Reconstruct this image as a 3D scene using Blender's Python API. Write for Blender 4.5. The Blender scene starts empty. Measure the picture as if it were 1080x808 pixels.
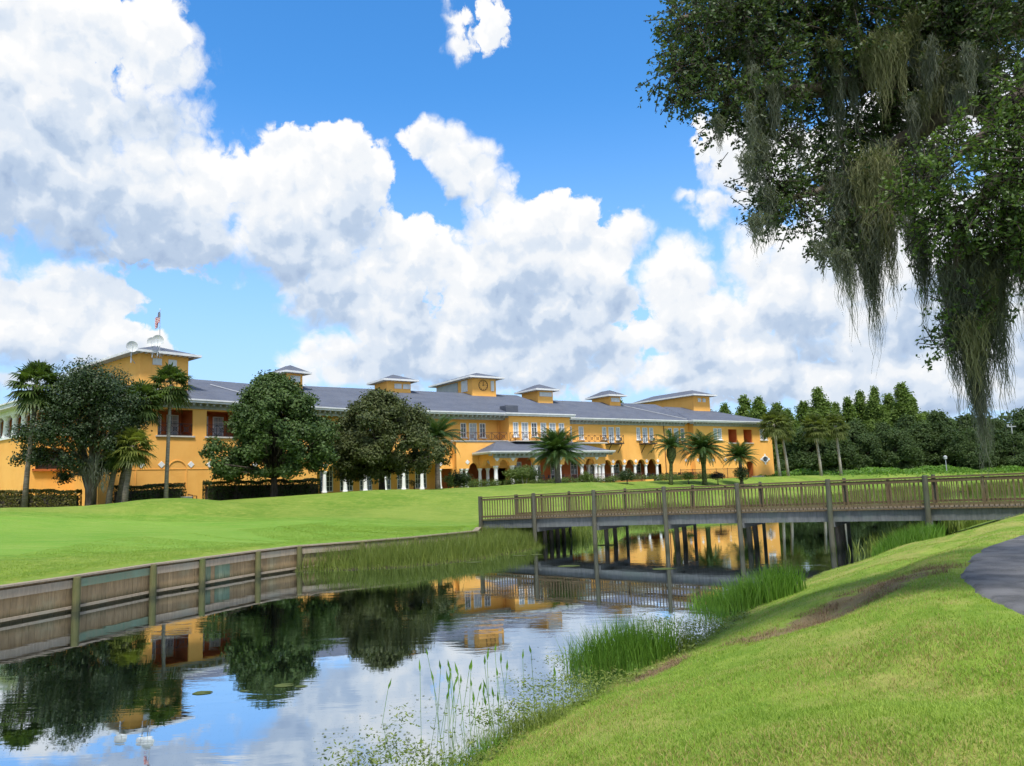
import bpy, bmesh, math, random
import numpy as np
from mathutils import Vector, Matrix

scene = bpy.context.scene
COL = scene.collection
rng = np.random.default_rng(7)
random.seed(7)
rad = math.radians

# ------------------------------------------------------------------ camera
CAM_Z = 2.9          # metres above the pond surface (z = 0)
FPX = 815.0          # focal length for a picture 1080 wide
PITCH, ROLL = rad(7.5), rad(2.0)
_f = Vector((0, math.cos(PITCH), math.sin(PITCH)))
_u0 = Vector((0, -math.sin(PITCH), math.cos(PITCH)))
_r0 = Vector((1, 0, 0))
C_R = _r0 * math.cos(ROLL) - _u0 * math.sin(ROLL)
C_U = _u0 * math.cos(ROLL) + _r0 * math.sin(ROLL)
C_F = _f
cam_data = bpy.data.cameras.new('camera')
cam = bpy.data.objects.new('camera', cam_data)
COL.objects.link(cam)
cam_data.sensor_width = 36.0
cam_data.lens = FPX / 1080 * 36.0
cam_data.clip_start = 0.1
cam_data.clip_end = 5000
m3 = Matrix((C_R, C_U, -C_F)).transposed()
cam.matrix_world = Matrix.Translation((0, 0, CAM_Z)) @ m3.to_4x4()
scene.camera = cam
scene.view_settings.view_transform = 'Standard'
scene.view_settings.look = 'None'
scene.view_settings.gamma = 1.0
scene.view_settings.exposure = 0.28
scene.cycles.max_bounces = 8
scene.cycles.diffuse_bounces = 3
scene.cycles.glossy_bounces = 3
scene.cycles.transmission_bounces = 4
scene.cycles.transparent_max_bounces = 8
scene.cycles.use_denoising = True
scene.cycles.denoiser = 'OPENIMAGEDENOISE'
scene.cycles.denoising_input_passes = 'RGB_ALBEDO_NORMAL'
scene.cycles.denoising_prefilter = 'ACCURATE'
scene.cycles.use_adaptive_sampling = True
scene.cycles.adaptive_threshold = 0.02
scene.cycles.adaptive_min_samples = 12


def ray(x, y):
    return C_R * ((x - 540) / FPX) - C_U * ((y - 404) / FPX) + C_F


def at_depth(x, y, d):
    """world point seen at (x, y) of the photo, d metres in front of the camera"""
    r = ray(x, y)
    return Vector((0, 0, CAM_Z)) + r * (d / r.y)


def at_height(x, y, z):
    r = ray(x, y)
    return Vector((0, 0, CAM_Z)) + r * ((z - CAM_Z) / r.z)

# ------------------------------------------------------------------ sky and sun
SUN_EL, SUN_AZ = rad(61), rad(175)     # azimuth measured from +Y towards +X: behind the camera, to its left
world = bpy.data.worlds.new('World')
scene.world = world
world.use_nodes = True
world.cycles.sampling_method = 'MANUAL'
world.cycles.sample_map_resolution = 512
NT = world.node_tree
NT.nodes.clear()


class G:
    """small helper that writes math as nodes"""

    def __init__(self, tree):
        self.t = tree

    def n(self, typ, **kw):
        nd = self.t.nodes.new(typ)
        for k, v in kw.items():
            setattr(nd, k, v)
        return nd

    def link(self, a, b):
        if isinstance(a, (int, float, tuple)):
            b.default_value = a
        else:
            self.t.links.new(a, b)

    def m(self, op, *args, clamp=False):
        nd = self.n('ShaderNodeMath', operation=op, use_clamp=clamp)
        for i, a in enumerate(args):
            self.link(a, nd.inputs[i])
        return nd.outputs[0]

    def v(self, op, *args):
        nd = self.n('ShaderNodeVectorMath', operation=op)
        for i, a in enumerate(args):
            self.link(a, nd.inputs['Scale'] if (op == 'SCALE' and i == 1) else nd.inputs[i])
        return nd.outputs['Value'] if op in ('LENGTH', 'DOT_PRODUCT', 'DISTANCE') else nd.outputs['Vector']

    def noise(self, vec, scale, detail=4, rough=0.55, dims='3D', lac=2.0, dist=0.0):
        nd = self.n('ShaderNodeTexNoise', noise_dimensions=dims)
        if vec is not None:
            self.link(vec, nd.inputs['Vector'])
        nd.inputs['Scale'].default_value = scale
        nd.inputs['Detail'].default_value = detail
        nd.inputs['Roughness'].default_value = rough
        nd.inputs['Lacunarity'].default_value = lac
        nd.inputs['Distortion'].default_value = dist
        return nd

    def ramp(self, fac, lo, hi, a=0.0, b=1.0, smooth=True):
        nd = self.n('ShaderNodeMapRange', interpolation_type='SMOOTHSTEP' if smooth else 'LINEAR')
        self.link(fac, nd.inputs[0])
        for i, x in enumerate((lo, hi, a, b)):
            self.link(x, nd.inputs[1 + i])
        return nd.outputs[0]

    def mix(self, fac, a, b, mode='MIX'):
        nd = self.n('ShaderNodeMix', data_type='RGBA', blend_type=mode)
        self.link(fac, nd.inputs[0])
        self.link(a, nd.inputs[6])
        self.link(b, nd.inputs[7])
        return nd.outputs[2]


def sky_dir(x, y):
    r = ray(x, y).normalized()
    return math.degrees(math.atan2(r.x, r.y)) / 10, math.degrees(math.asin(r.z)) / 10


PXD = 0.00703          # one photo pixel in tens of degrees
# (x, y, rx, ry, weight) of each heap of cloud, in the directions the photo shows
HEAPS = [
    (40, 30, 110, 50, 1), (135, 42, 75, 40, 1), (30, 120, 120, 85, 1), (115, 140, 85, 75, 1), (40, 205, 120, 55, 1),
    (150, 200, 75, 65, 1), (-80, 120, 130, 130, 1),
    (296, 182, 60, 42, 1), (362, 176, 52, 42, 1), (392, 200, 30, 30, .9), (250, 225, 75, 60, 1), (335, 245, 95, 55, 1), (190, 250, 40, 28, .8),
    (45, 335, 85, 48, 1), (-60, 330, 90, 80, 1), (120, 368, 60, 26, 1),
    (425, 275, 70, 48, 1), (462, 146, 34, 26, 1), (488, 172, 34, 26, 1), (512, 200, 40, 28, 1), (540, 240, 62, 40, 1), (575, 245, 70, 42, 1), (650, 252, 36, 30, 1),
    (520, 290, 110, 62, 1), (400, 315, 90, 45, 1), (600, 310, 75, 55, 1), (470, 350, 120, 40, 1), (360, 380, 60, 32, .95),
    (610, 365, 85, 30, .9), (450, 398, 130, 18, .9), (690, 400, 110, 16, .8),
    (712, 300, 42, 44, 1), (735, 345, 78, 50, 1), (825, 275, 62, 46, 1), (850, 320, 80, 55, 1), (790, 375, 110, 36, .95), (930, 350, 80, 60, 1),
    (775, 160, 50, 42, .62), (745, 215, 34, 24, .55), (850, 200, 70, 60, .7), (960, 270, 90, 70, 1), (1000, 385, 120, 30, .95), (1090, 300, 70, 90, 1),
    (560, 388, 140, 24, 1.1), (720, 394, 110, 20, 1.2), (870, 406, 140, 20, 1.2), (1000, 412, 140, 18, 1.2), (10, 400, 90, 14, .9), (420, 380, 90, 26, 1.1), (1000, 120, 120, 60, .6), (503, 20, 44, 46, .40), (895, 425, 60, 16, .9), (-20, 402, 80, 14, .8), (1120, 160, 70, 80, .8),
]

mask = bpy.data.node_groups.new('cloud_heaps', 'ShaderNodeTree')
mask.interface.new_socket('P', in_out='INPUT', socket_type='NodeSocketVector')
mask.interface.new_socket('M', in_out='OUTPUT', socket_type='NodeSocketFloat')
mask.interface.new_socket('H', in_out='OUTPUT', socket_type='NodeSocketFloat')
gi = mask.nodes.new('NodeGroupInput')
go = mask.nodes.new('NodeGroupOutput')
g = G(mask)
acc = num = den = None
for (hx, hy, rx, ry, w) in HEAPS:
    ca, ce = sky_dir(hx, hy)
    d = g.v('MULTIPLY', g.v('SUBTRACT', gi.outputs[0], (ca, ce, 0)), (1 / (rx * PXD), 1 / (ry * PXD), 0))
    val = g.m('SUBTRACT', w, g.v('DOT_PRODUCT', d, d))
    acc = val if acc is None else g.m('SMOOTH_MAX', acc, val, 0.25)
    wgt = g.m('POWER', g.m('MAXIMUM', g.m('ADD', val, .35), 0.0), 3.0)
    hgt = g.m('MULTIPLY', wgt, g.v('DOT_PRODUCT', d, (-.30, .95, 0)))       # how far up its own heap, towards the light
    num = hgt if num is None else g.m('ADD', num, hgt)
    den = wgt if den is None else g.m('ADD', den, wgt)
# away from the view: broken cumulus from low noise
sep = g.n('ShaderNodeSeparateXYZ')
g.link(gi.outputs[0], sep.inputs[0])
side = g.ramp(g.m('ABSOLUTE', sep.outputs[0]), 4.2, 6.0)
lown = g.noise(gi.outputs[0], 0.6, 2, .5, '2D').outputs[0]
acc = g.m('MAXIMUM', acc, g.m('SUBTRACT', g.m('MULTIPLY', g.m('MULTIPLY', g.m('SUBTRACT', lown, 0.44), 5.0), side),
                               g.m('MULTIPLY', g.m('SUBTRACT', 1.0, side), 3.0)))
g.link(g.m('MAXIMUM', acc, -2.0), go.inputs[0])
g.link(g.m('DIVIDE', num, g.m('ADD', den, .01)), go.inputs[1])

g = G(NT)
tc = g.n('ShaderNodeTexCoord')
sp = g.n('ShaderNodeSeparateXYZ')
g.link(tc.outputs['Generated'], sp.inputs[0])
az = g.m('MULTIPLY', g.m('ARCTAN2', sp.outputs[0], sp.outputs[1]), 180 / math.pi / 10)
el = g.m('MULTIPLY', g.m('ARCSINE', sp.outputs[2]), 180 / math.pi / 10)
cb = g.n('ShaderNodeCombineXYZ')
g.link(az, cb.inputs[0])
g.link(el, cb.inputs[1])
P = cb.outputs[0]

lumps = bpy.data.node_groups.new('cloud_lumps', 'ShaderNodeTree')
lumps.interface.new_socket('P', in_out='INPUT', socket_type='NodeSocketVector')
lumps.interface.new_socket('D', in_out='OUTPUT', socket_type='NodeSocketFloat')
lumps.interface.new_socket('B', in_out='OUTPUT', socket_type='NodeSocketFloat')
gi = lumps.nodes.new('NodeGroupInput')
go = lumps.nodes.new('NodeGroupOutput')
q = G(lumps)
# cauliflower lumps: inverted cell distance at three sizes, then fine fractal noise
warp2 = q.noise(gi.outputs[0], 4.5, 4, .6, '2D')
Pc = q.v('ADD', gi.outputs[0], q.v('SCALE', q.v('SUBTRACT', warp2.outputs[1], (.5, .5, .5)), 0.20))
tot = None
for sc_, am in ((2.1, .36), (5.0, .25), (11.5, .13)):
    vo = q.n('ShaderNodeTexVoronoi', voronoi_dimensions='2D', feature='F1')
    q.link(Pc, vo.inputs['Vector'])
    vo.inputs['Scale'].default_value = sc_
    dd = vo.outputs['Distance']
    t_ = q.m('MULTIPLY', q.m('SUBTRACT', 0.30, q.m('MULTIPLY', dd, dd)), am * 2.6)
    tot = t_ if tot is None else q.m('ADD', tot, t_)
fn = q.noise(Pc, 6.0, 8, .6, '2D').outputs[0]
bil = q.m('ADD', tot, q.m('MULTIPLY', fn, .30))
tot = q.m('ADD', tot, q.m('MULTIPLY', q.m('SUBTRACT', fn, .5), 1.1))
q.link(tot, go.inputs[0])
q.link(bil, go.inputs[1])


def group_at(tree, p):
    nd = g.n('ShaderNodeGroup', node_tree=tree)
    g.link(p, nd.inputs[0])
    return nd.outputs


warp = g.noise(P, 1.5, 4, .55, '2D')
wv = g.v('SUBTRACT', warp.outputs[1], (.5, .5, .5))
Pw = g.v('ADD', P, g.v('SCALE', wv, 0.34))
M0, H0 = group_at(mask, Pw)
M1 = group_at(mask, g.v('ADD', Pw, (-.08, .46, 0)))[0]
L0, B0 = group_at(lumps, P)
B1 = group_at(lumps, g.v('ADD', P, (-.05, .115, 0)))[1]
soft = g.noise(P, 1.1, 2, .5, '2D').outputs[0]
mid = g.noise(P, 2.6, 4, .5, '2D').outputs[0]
D0 = g.m('ADD', g.m('MULTIPLY', M0, .95), L0)
alpha = g.ramp(D0, g.ramp(soft, .40, .62, .03, -.25), g.ramp(soft, .38, .62, .30, .75))
relief = g.m('SUBTRACT', B0, B1)                      # rises towards the sun side of each lump
under = g.m('MAXIMUM', g.m('SUBTRACT', M1, g.m('MULTIPLY', M0, .45)), 0.0)   # cloud overhead: base in shade
lit = g.m('ADD', g.m('ADD', g.m('ADD', g.m('MULTIPLY', relief, .62), g.m('MULTIPLY', H0, .48)), .78), g.m('MULTIPLY', under, -.75))
lit = g.m('ADD', lit, g.m('MULTIPLY', g.m('SUBTRACT', mid, .5), .42))
lit = g.m('ADD', lit, g.m('MULTIPLY', g.ramp(D0, .9, 0.1), .22))
CLOUD = 8.1
cr = g.n('ShaderNodeValToRGB')
g.link(g.ramp(lit, -.2, 1.05, smooth=False), cr.inputs[0])
els = cr.color_ramp.elements
cr.color_ramp.interpolation = 'EASE'
for i_, (p_, c_) in enumerate(((0.0, (.36, .48, .69)), (.28, (.52, .64, .82)), (.55, (.75, .83, .94)), (.78, (.92, .95, .99)), (1.0, (1.03, 1.03, 1.03)))):
    e_ = els[i_] if i_ < 2 else els.new(p_)
    e_.position = p_
    e_.color = (*c_, 1)
cloud_col = g.v('SCALE', cr.outputs[0], CLOUD)
sky = g.n('ShaderNodeTexSky', sky_type='NISHITA')
sky.sun_disc = False
sky.sun_elevation = SUN_EL
sky.sun_rotation = SUN_AZ
sky.altitude = 0
sky.air_density = 1.0
sky.dust_density = .6
sky.ozone_density = 3.0
hs = g.n('ShaderNodeHueSaturation')
g.link(sky.outputs[0], hs.inputs['Color'])
hs.inputs['Saturation'].default_value = 1.32
hs.inputs['Value'].default_value = 2.2
skyc = g.mix(g.ramp(el, 2.9, -.2, 0, .95), hs.outputs[0], (3.9, 5.9, 9.0, 1))
final = g.mix(alpha, skyc, cloud_col)
bg = g.n('ShaderNodeBackground')
g.link(final, bg.inputs[0])
bg.inputs[1].default_value = 0.10
out = g.n('ShaderNodeOutputWorld')
g.link(bg.outputs[0], out.inputs[0])

sun_d = bpy.data.lights.new('sun', 'SUN')
sun_d.energy = 4.2
sun_d.angle = rad(10)      # sun softened by thin cloud
sun_d.color = (1.0, .955, .88)
sun = bpy.data.objects.new('sun', sun_d)
COL.objects.link(sun)
_sd = Vector((math.sin(SUN_AZ) * math.cos(SUN_EL), math.cos(SUN_AZ) * math.cos(SUN_EL), math.sin(SUN_EL)))
sun.rotation_euler = _sd.to_track_quat('Z', 'Y').to_euler()
sun.location = _sd * 60

# ------------------------------------------------------------------ mesh helpers
class MB:
    def __init__(self):
        self.v, self.f = [], []

    def add(self, vs, fs):
        b = len(self.v)
        self.v.extend([tuple(p) for p in vs])
        self.f.extend([tuple(i + b for i in f) for f in fs])
        return self

    def quad(self, a, b, c, d):
        return self.add((a, b, c, d), ((0, 1, 2, 3),))

    def hexa(self, p):
        """8 corners: bottom ring 0-3, top ring 4-7"""
        return self.add(p, ((3, 2, 1, 0), (4, 5, 6, 7), (0, 1, 5, 4), (1, 2, 6, 5), (2, 3, 7, 6), (3, 0, 4, 7)))

    def box(self, c, s, ax=None):
        """centre, full size, optional (x axis, y axis, z axis)"""
        c = Vector(c)
        X, Y, Z = ax if ax else (Vector((1, 0, 0)), Vector((0, 1, 0)), Vector((0, 0, 1)))
        X, Y, Z = X * (s[0] / 2), Y * (s[1] / 2), Z * (s[2] / 2)
        return self.hexa([c - X - Y - Z, c + X - Y - Z, c + X + Y - Z, c - X + Y - Z,
                          c - X - Y + Z, c + X - Y + Z, c + X + Y + Z, c - X + Y + Z])

    def beam(self, a, b, w, h, up=(0, 0, 1)):
        a, b = Vector(a), Vector(b)
        d = (b - a)
        L = d.length
        d.normalize()
        up = Vector(up)
        if abs(d.dot(up)) > .99:
            up = Vector((1, 0, 0))
        s = d.cross(up).normalized()
        n = s.cross(d)
        return self.box((a + b) / 2, (L, w, h), (d, s, n))

    def tube(self, pts, rs, n=8, cap=True):
        pts = [Vector(p) for p in pts]
        if isinstance(rs, (int, float)):
            rs = [rs] * len(pts)
        vs, fs = [], []
        ref = Vector((.3, .2, 1)).normalized()
        for i, p in enumerate(pts):
            d = (pts[min(i + 1, len(pts) - 1)] - pts[max(i - 1, 0)]).normalized()
            a = d.cross(ref)
            if a.length < 1e-3:
                a = d.cross(Vector((1, 0, 0)))
            a.normalize()
            b = d.cross(a)
            for k in range(n):
                t = 2 * math.pi * k / n
                vs.append(p + a * (rs[i] * math.cos(t)) + b * (rs[i] * math.sin(t)))
        for i in range(len(pts) - 1):
            for k in range(n):
                fs.append((i * n + k, i * n + (k + 1) % n, (i + 1) * n + (k + 1) % n, (i + 1) * n + k))
        if cap:
            fs.append(tuple(range(n - 1, -1, -1)))
            fs.append(tuple((len(pts) - 1) * n + k for k in range(n)))
        return self.add(vs, fs)

    def lathe(self, prof, c=(0, 0, 0), n=16):
        """profile of (radius, z) turned about the vertical axis through c"""
        c = Vector(c)
        vs = [c + Vector((r * math.cos(2 * math.pi * k / n), r * math.sin(2 * math.pi * k / n), z)) for r, z in prof for k in range(n)]
        fs = [(i * n + k, i * n + (k + 1) % n, (i + 1) * n + (k + 1) % n, (i + 1) * n + k) for i in range(len(prof) - 1) for k in range(n)]
        fs += [tuple(range(n - 1, -1, -1)), tuple((len(prof) - 1) * n + k for k in range(n))]
        return self.add(vs, fs)

    def build(self, name, mat, parent=None, smooth=False):
        me = bpy.data.meshes.new(name)
        me.from_pydata(self.v, [], self.f)
        me.materials.append(mat)
        if smooth:
            me.polygons.foreach_set('use_smooth', [True] * len(me.polygons))
        me.update()
        o = bpy.data.objects.new(name, me)
        COL.objects.link(o)
        if parent is not None:
            o.parent = parent
        return o


def np_mesh(name, verts, quads, mat, parent=None, attr=None, smooth=False, tris=False):
    """fast mesh from numpy arrays (n,3) and (m,4) or (m,3)"""
    me = bpy.data.meshes.new(name)
    k = 3 if tris else 4
    m = len(quads)
    me.vertices.add(len(verts))
    me.vertices.foreach_set('co', np.asarray(verts, dtype=np.float32).ravel())
    me.loops.add(m * k)
    me.polygons.add(m)
    me.loops.foreach_set('vertex_index', np.asarray(quads, dtype=np.int32).ravel())
    me.polygons.foreach_set('loop_start', np.arange(0, m * k, k, dtype=np.int32))
    if smooth:
        me.polygons.foreach_set('use_smooth', np.ones(m, dtype=bool))
    if attr is not None:      # per-vertex random number that varies leaf colour
        a = me.attributes.new('vary', 'FLOAT', 'POINT')
        a.data.foreach_set('value', np.asarray(attr, dtype=np.float32))
    me.materials.append(mat)
    me.update(calc_edges=True)
    me.validate()
    o = bpy.data.objects.new(name, me)
    COL.objects.link(o)
    if parent is not None:
        o.parent = parent
    return o


def tag(o, label=None, cat=None, group=None, kind=None):
    for k, v in (('label', label), ('category', cat), ('group', group), ('kind', kind)):
        if v:
            o[k] = v
    return o


def thing(name, label, cat, loc=(0, 0, 0), rz=0.0, group=None):
    o = bpy.data.objects.new(name, None)
    COL.objects.link(o)
    o.location = loc
    o.rotation_euler = (0, 0, rz)
    o.empty_display_size = .3
    return tag(o, label, cat, group)


def kids(o):
    return [c for c in COL.objects if c.parent == o]


def dup(root, loc, rz=0.0, sc=1.0, label=None, name=None):
    r = root.copy()
    COL.objects.link(r)
    r.location = loc
    r.rotation_euler = (0, 0, rz)
    r.scale = (sc, sc, sc) if isinstance(sc, (int, float)) else sc
    if label:
        r['label'] = label
    for ch in kids(root):
        c = ch.copy()
        COL.objects.link(c)
        c.parent = r
        for gc in kids(ch):
            d = gc.copy()
            COL.objects.link(d)
            d.parent = c
    return r


# ------------------------------------------------------------------ materials
def new_mat(name):
    m = bpy.data.materials.new(name)
    m.use_nodes = True
    t = m.node_tree
    b = t.nodes['Principled BSDF']
    return m, G(t), b


def mat(name, col, rough=.6, spec=.4, var=.12, scale=3.0, bump=0.0, bscale=40.0, col2=None, metallic=0.0, stretch=(1, 1, 1), detail=6):
    """colour broken up by noise in object space, with a little relief"""
    m, g, b = new_mat(name)
    tcn = g.n('ShaderNodeTexCoord')
    vec = tcn.outputs['Object']
    if stretch != (1, 1, 1):
        vec = g.v('MULTIPLY', vec, stretch)
    n1 = g.noise(vec, scale, detail, .6)
    c2 = col2 or tuple(c * (1 - 2.2 * var) for c in col)
    c1 = tuple(min(1, c * (1 + var)) for c in col)
    g.link(g.mix(g.ramp(n1.outputs[0], .35, .68), (*c1, 1), (*c2, 1)), b.inputs['Base Color'])
    b.inputs['Roughness'].default_value = rough
    b.inputs['Specular IOR Level'].default_value = spec
    b.inputs['Metallic'].default_value = metallic
    if bump:
        bp = g.n('ShaderNodeBump')
        bp.inputs['Strength'].default_value = bump
        bp.inputs['Distance'].default_value = .02
        g.link(g.noise(vec, bscale, 4, .6).outputs[0], bp.inputs['Height'])
        g.link(bp.outputs[0], b.inputs['Normal'])
    return m


def leaf_mat(name, dark, light, trans=.35, rough=.5, spec=.35, scale=1.2):
    """leaf colour varied per leaf and per branch; some light passes through"""
    m, g, b = new_mat(name)
    at = g.n('ShaderNodeAttribute', attribute_name='vary')
    tcn = g.n('ShaderNodeTexCoord')
    ns = g.noise(tcn.outputs['Object'], scale, 3, .5).outputs[0]
    fac = g.m('ADD', g.m('MULTIPLY', at.outputs['Fac'], .6), g.m('MULTIPLY', g.m('SUBTRACT', ns, .3), .9), clamp=True)
    colr = g.mix(fac, (*dark, 1), (*light, 1))
    g.link(colr, b.inputs['Base Color'])
    b.inputs['Roughness'].default_value = rough
    b.inputs['Specular IOR Level'].default_value = spec
    tr = g.n('ShaderNodeBsdfTranslucent')
    g.link(g.mix(1.0, colr, (1.15, 1.25, .6, 1), 'MULTIPLY'), tr.inputs[0])
    mx = g.n('ShaderNodeMixShader')
    mx.inputs[0].default_value = trans
    g.link(b.outputs[0], mx.inputs[1])
    g.link(tr.outputs[0], mx.inputs[2])
    o = [n for n in g.t.nodes if n.type == 'OUTPUT_MATERIAL'][0]
    g.link(mx.outputs[0], o.inputs[0])
    return m


M = {}
def stucco_mat():
    """painted stucco: cloudy tone, faint run-off streaks, fine grain"""
    m, g, b = new_mat('orange_stucco')
    o = g.n('ShaderNodeTexCoord').outputs['Object']
    cl = g.noise(o, .45, 4, .6).outputs[0]
    stk = g.noise(g.v('MULTIPLY', o, (1, 1, .07)), 2.2, 4, .65).outputs[0]
    c = g.mix(g.ramp(cl, .35, .65), (.90, .475, .125, 1), (.85, .425, .105, 1))
    c = g.mix(g.ramp(stk, .55, .75, 0, .38), c, (.70, .34, .10, 1))
    g.link(c, b.inputs['Base Color'])
    b.inputs['Roughness'].default_value = .88
    b.inputs['Specular IOR Level'].default_value = .15
    bp = g.n('ShaderNodeBump')
    bp.inputs['Strength'].default_value = .25
    bp.inputs['Distance'].default_value = .02
    g.link(g.noise(o, 60, 3, .6).outputs[0], bp.inputs['Height'])
    g.link(bp.outputs[0], b.inputs['Normal'])
    return m


M['stucco'] = stucco_mat()
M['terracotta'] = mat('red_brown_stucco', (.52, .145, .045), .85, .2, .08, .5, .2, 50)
M['white'] = mat('white_paint', (.80, .80, .79), .55, .35, .03, 2)
M['trim'] = mat('grey_white_trim', (.66, .67, .68), .6, .3, .05, 2)
M['bracket'] = mat('weathered_bracket_paint', (.36, .38, .37), .7, .3, .1, 3)
M['iron'] = mat('black_iron', (.022, .022, .024), .45, .5, .1, 5)
M['rust_iron'] = mat('brown_iron', (.10, .035, .02), .55, .4, .15, 5)
M['glass'] = mat('window_glass', (.05, .065, .08), .06, .9, .1, 1)
M['curtain'] = mat('pale_curtain_glass', (.40, .45, .50), .12, .8, .12, 1.5, stretch=(4, 4, .6))
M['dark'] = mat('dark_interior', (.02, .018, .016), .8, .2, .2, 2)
M['louvre'] = mat('louvre_grey', (.40, .42, .43), .6, .3, .05, 2)
M['stone'] = mat('pale_stone', (.52, .49, .44), .8, .25, .08, 3, .2, 30)
M['dish'] = mat('dish_grey', (.55, .57, .58), .5, .4, .05, 2)
M['metal'] = mat('galvanised_metal', (.45, .46, .47), .4, .5, .1, 4, metallic=.6)
M['bark'] = mat('grey_bark', (.16, .13, .105), .9, .2, .25, 4, .8, 18, stretch=(1, 1, .25))
M['palm_bark'] = mat('palm_bark', (.17, .145, .12), .9, .2, .2, 6, .7, 14, stretch=(.5, .5, 3))
M['pale_palm_bark'] = mat('pale_palm_bark', (.34, .31, .27), .9, .2, .15, 6, .6, 14, stretch=(.5, .5, 3))
M['dark_bark'] = mat('dark_bark', (.06, .048, .04), .9, .2, .25, 5, .8, 18, stretch=(1, 1, .25))


def shingle_mat():
    m, g, b = new_mat('slate_grey_shingles')
    tcn = g.n('ShaderNodeTexCoord')
    v = g.v('MULTIPLY', tcn.outputs['Object'], (1, 1, 2.6))
    n1 = g.noise(v, .5, 4, .6).outputs[0]
    vor = g.n('ShaderNodeTexVoronoi')
    g.link(g.v('MULTIPLY', tcn.outputs['Object'], (3, 3, 9)), vor.inputs['Vector'])
    vor.inputs['Scale'].default_value = 1.6
    c = g.mix(g.ramp(n1, .3, .7), (.060, .070, .098, 1), (.092, .104, .135, 1))
    c = g.mix(g.m('MULTIPLY', vor.outputs['Color'], .55), c, (.125, .137, .165, 1))
    g.link(c, b.inputs['Base Color'])
    b.inputs['Roughness'].default_value = .8
    sz = g.n('ShaderNodeSeparateXYZ')
    g.link(tcn.outputs['Object'], sz.inputs[0])
    saw = g.m('FRACT', g.m('MULTIPLY', sz.outputs[2], 11.0))
    bp = g.n('ShaderNodeBump')
    bp.inputs['Strength'].default_value = .6
    bp.inputs['Distance'].default_value = .03
    g.link(g.m('ADD', saw, g.m('MULTIPLY', vor.outputs['Distance'], .6)), bp.inputs['Height'])
    g.link(bp.outputs[0], b.inputs['Normal'])
    return m


M['shingle'] = shingle_mat()


def wood_mat(name, c1, c2, c3, rough=.85, tide=False):
    """weathered boards: long grain, blotches of a third colour"""
    m, g, b = new_mat(name)
    tcn = g.n('ShaderNodeTexCoord')
    oi = g.n('ShaderNodeObjectInfo')
    isl = g.n('ShaderNodeNewGeometry').outputs['Random Per Island']
    v = g.v('ADD', g.v('MULTIPLY', tcn.outputs['Object'], (5, 5, .7)), g.v('SCALE', (7.1, 3.3, 1.7), g.m('ADD', g.m('MULTIPLY', oi.outputs['Random'], 9), g.m('MULTIPLY', isl, 5))))
    grain = g.noise(v, 3, 6, .65).outputs[0]
    blot = g.noise(tcn.outputs['Object'], 1.1, 5, .6).outputs[0]
    c = g.mix(g.ramp(grain, .3, .7), (*c1, 1), (*c2, 1))
    c = g.mix(g.ramp(blot, .5, .68, 0, .75), c, (*c3, 1))
    c = g.mix(g.m('MULTIPLY', isl, .55), c, (*[x * .5 for x in c1], 1))
    if tide:      # algae and damp below the usual water level
        sz = g.n('ShaderNodeSeparateXYZ')
        g.link(g.n('ShaderNodeNewGeometry').outputs['Position'], sz.inputs[0])
        lv = g.m('ADD', sz.outputs[2], g.m('MULTIPLY', g.m('SUBTRACT', grain, .5), .35))
        c = g.mix(g.ramp(lv, .34, .10, 0, .8), c, (.045, .048, .026, 1))
    g.link(c, b.inputs['Base Color'])
    b.inputs['Roughness'].default_value = rough
    b.inputs['Specular IOR Level'].default_value = .2
    bp = g.n('ShaderNodeBump')
    bp.inputs['Strength'].default_value = .5
    bp.inputs['Distance'].default_value = .01
    g.link(grain, bp.inputs['Height'])
    g.link(bp.outputs[0], b.inputs['Normal'])
    return m


M['wall_plank'] = wood_mat('bulkhead_planks', (.38, .265, .14), (.24, .165, .09), (.27, .24, .145), tide=True)
M['green_plank'] = wood_mat('green_treated_planks', (.17, .25, .16), (.26, .26, .17), (.22, .32, .22), tide=True)
M['cap'] = wood_mat('grey_cap_boards', (.37, .30, .215), (.26, .21, .15), (.31, .29, .22))
M['mossy_post'] = wood_mat('mossy_posts', (.105, .112, .042), (.15, .135, .06), (.085, .13, .038), tide=True)
M['rail_wood'] = wood_mat('weathered_rail_wood', (.165, .122, .066), (.09, .068, .038), (.15, .14, .078))
M['beam_wood'] = wood_mat('grey_beam_wood', (.165, .175, .175), (.09, .097, .095), (.12, .15, .13))
M['pile'] = wood_mat('dark_pile_wood', (.11, .095, .08), (.06, .052, .045), (.10, .11, .085), tide=True)
M['bridge_post'] = wood_mat('bridge_post_wood', (.115, .112, .080), (.068, .068, .05), (.09, .12, .07), tide=True)
# ------------------------------------------------------------------ pond, terrain, path
POND = [(-12.75, 18.3), (-11.85, 20.95), (-11.1, 23.9), (-10.34, 25.2), (-9.29, 28.0), (-8.6, 29.3), (-6.3, 29.0), (-3.9, 29.3), (-1.3, 31.7),
        (.6, 35.0), (1.5, 38.5), (2.6, 43), (4.2, 52), (7, 60), (13, 64.5), (20, 66), (28, 71), (38, 84), (52, 99), (72, 107), (100, 108), (125, 104), (120, 85), (80, 66),
        (50, 52), (30, 43.5), (23, 39), (18, 34.0), (12.2, 26.8), (8.6, 22.7), (6.5, 19.6), (4.2, 15.9), (2.65, 13.2), (1.85, 12.1), (1.05, 10.95), (.3, 9.95), (-.3, 9.0), (-.85, 8.0),
        (-3.2, 5.5), (-5, -2), (-9, -14), (-20, -30), (-45, -30), (-48, -10), (-30, 6), (-20, 13.5), (-14.5, 16.8)]
WALL = [(-20.2, 13.2), (-14.6, 16.5), (-12.75, 18.3), (-11.85, 20.95), (-11.1, 23.7), (-10.3, 25.4), (-9.3, 27.8), (-8.3, 29.6), (-6.2, 31.0), (-4.3, 32.5), (-1.9, 35.4), (-1.9, 38.2)]
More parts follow.
